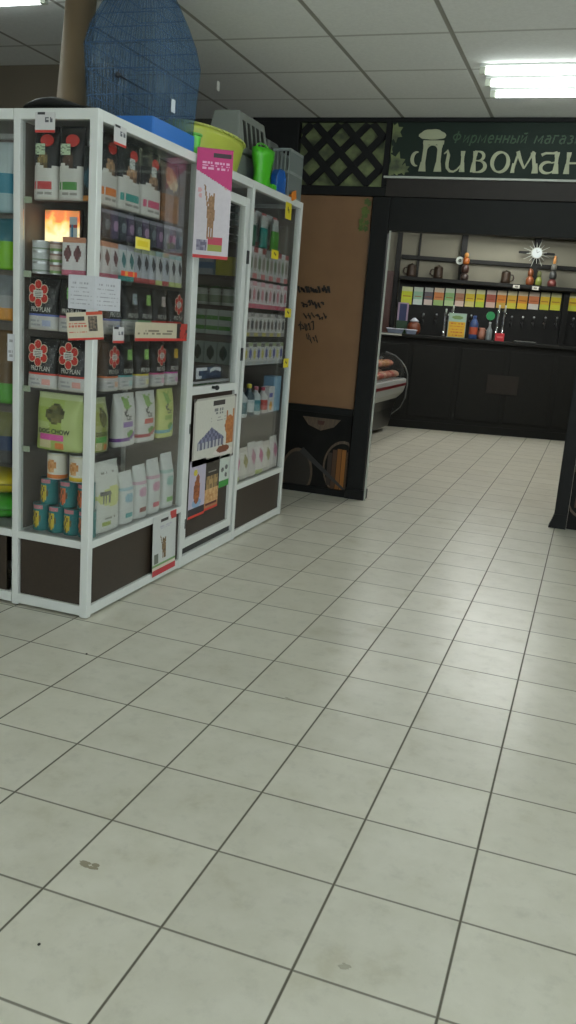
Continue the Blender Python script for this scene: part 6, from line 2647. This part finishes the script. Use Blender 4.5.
# curved glass
prof = [(FX - 0.03, 0.671), (FX - 0.03, 0.73), (FX - 0.05, 0.81), (FX - 0.1, 0.885), (FX - 0.18, 0.94), (FX - 0.30, 0.965)]
inner = [(x - 0.006, z - 0.002) for x, z in reversed(prof)]
m = MB('glass')
scx(prof + inner, fy0, fy1, m)
m.build('curved_glass', t)
m = MB('glass')
scx(prof + [(FX - 0.85, 0.965), (FX - 0.85, 0.671)], fy1 - 0.006, fy1 - 0.001, m)
m.build('end_glass', t)
MB('case_metal').box((FX - 0.85, fy0, 0.966), (FX - 0.42, fy1, 0.995)).build('top_shelf', t, bevel=0.006)
MB('case_metal').box((FX - 0.85, fy0, 0.671), (FX - 0.80, fy1, 0.965)).build('rear_wall', t)
m = MB('plastic').use(c=C(96, 100, 98))
pr2 = [(FX + 0.001, 0.42), (FX + 0.012, 0.6), (FX + 0.004, 0.72), (FX - 0.03, 0.8), (FX - 0.09, 0.87), (FX - 0.18, 0.935), (FX - 0.3, 0.97)]
m.path([(x, fy1 + 0.008, z) for x, z in pr2], 0.009, 6)
m.path([(FX + 0.001, fy1 + 0.008, 0.42), (FX - 0.05, fy1 + 0.008, 0.30), (FX - 0.16, fy1 + 0.008, 0.2), (FX - 0.32, fy1 + 0.008, 0.12)], 0.007, 6)
m.build('end_profile', t)
meatcols = [C(190, 90, 88), C(222, 150, 130), C(170, 74, 84), C(226, 176, 150), C(206, 116, 100), C(210, 156, 110)]
mp = []
for i, c in enumerate(meatcols):
    r0 = thing('meat_cut', None, 'meat', group='cuts of meat in the showcase')
    m = MB('foil').use(c=c, smooth=True)
    m.ball((0, 0, 0.045), 0.085, 12, 8, (1, 0.8, 0.52))
    for q in range(len(m.v)):
        v = m.v[q]
        f = 1 + 0.12 * sin(v[0] * 60 + i) * cos(v[1] * 50)
        m.v[q] = (v[0] * f, v[1] * f, v[2])
    m.build('meat', r0)
    mp.append(Proto(r0))
rng = random.Random(11)
names = ['dark red', 'pinkish', 'deep crimson', 'pale peach', 'brick red', 'tan']
cnt = 0
for j in range(7):
    for i in range(3):
        k = rng.randrange(6)
        y = fy1 - 0.11 - j * 0.205
        x = FX - 0.16 - i * 0.205
        mp[k].put((x, y, 0.671), rng.uniform(0, 3), f'{names[k]} cut of meat, {ORD[j]} row from the bar counter, {["against the curved glass", "in the middle", "at the back"][i]}', 'cuts of meat in the showcase')
# second tier on a wire rack
MB('glass').box((FX - 0.72, fy0 + 0.05, 0.79), (FX - 0.14, fy1 - 0.03, 0.796)).build('inner_shelf', t)
for j in range(5):
    for i in range(2):
        k = rng.choice((1, 3, 5, 4))
        mp[k].put((FX - 0.24 - i * 0.2, fy1 - 0.12 - j * 0.205, 0.797), rng.uniform(0, 3), f'{names[k]} cut on the upper glass tier of the showcase, {ORD[j]} from the counter, {["front", "rear"][i]}', 'cuts of meat on the upper tier')
# greens on top of the showcase
u0 = at(383, 352, 1, fy1 - 0.3)
t = thing('herb_pot', 'leafy green and yellow herb bunch standing on the meat showcase', 'plant', (FX - 0.50, fy1 - 0.35, 0.996))
MB('plastic').use(c=C(80, 84, 60), smooth=True).lathe([(0.05, 0), (0.065, 0.07), (0.07, 0.075)], 16).build('pot', t)
m = MB('paper')
for k in range(40):
    a, r = rng.uniform(0, 6.28), rng.uniform(0.02, 0.1)
    z = rng.uniform(0.06, 0.2)
    p0 = Vector((r * cos(a) * 0.4, r * sin(a) * 0.4, 0.05))
    p1 = Vector((r * cos(a), r * sin(a), z))
    w = Vector((-sin(a), cos(a), 0)) * 0.014
    mid = (p0 + p1) / 2 + Vector((0, 0, 0.02))
    m.add([p0, mid - w, p1, mid + w], [(0, 1, 2, 3)], mixc(C(110, 120, 60), C(160, 150, 80), rng.random()))
m.build('leaves', t)

# ================================================================== CAMERA, WORLD, VIEW
cam = bpy.data.cameras.new('camera')
cam.sensor_fit = 'VERTICAL'
cam.sensor_height = 24
cam.lens = FPX / 1024 * 24
cam.clip_start = 0.02
co = bpy.data.objects.new('camera', cam)
col.objects.link(co)
R3 = Matrix((RT, UP, -_f)).transposed()
co.matrix_world = Matrix.Translation(CAM) @ R3.to_4x4()
bpy.context.scene.camera = co

w = bpy.data.worlds.new('world')
bpy.context.scene.world = w
w.use_nodes = True
w.node_tree.nodes['Background'].inputs[0].default_value = (0.86, 0.95, 1.0, 1)
w.node_tree.nodes['Background'].inputs[1].default_value = 4.1

sc = bpy.context.scene
sc.view_settings.view_transform = 'Standard'
sc.view_settings.look = 'None'
sc.view_settings.gamma = 1
sc.view_settings.use_curve_mapping = False
sc.view_settings.exposure = -0.2
try:
    sc.cycles.transparent_max_bounces = 24
    sc.cycles.max_bounces = 8
    sc.cycles.caustics_reflective = False
    sc.cycles.caustics_refractive = False
    sc.cycles.sample_clamp_indirect = 4
except Exception:
    pass
# masters that were never placed are removed
for o in [o for o in col.objects if o.parent is None and o.type == 'EMPTY' and 'label' not in o and o.get('category')]:
    for c in kids(o):
        for g_ in kids(c):
            bpy.data.objects.remove(g_)
        bpy.data.objects.remove(c)
    bpy.data.objects.remove(o)
for o in col.objects:
    if o.parent is None and o.get('kind') is None and o.type in ('MESH', 'EMPTY') and 'label' not in o:
        print('NO LABEL', o.name)
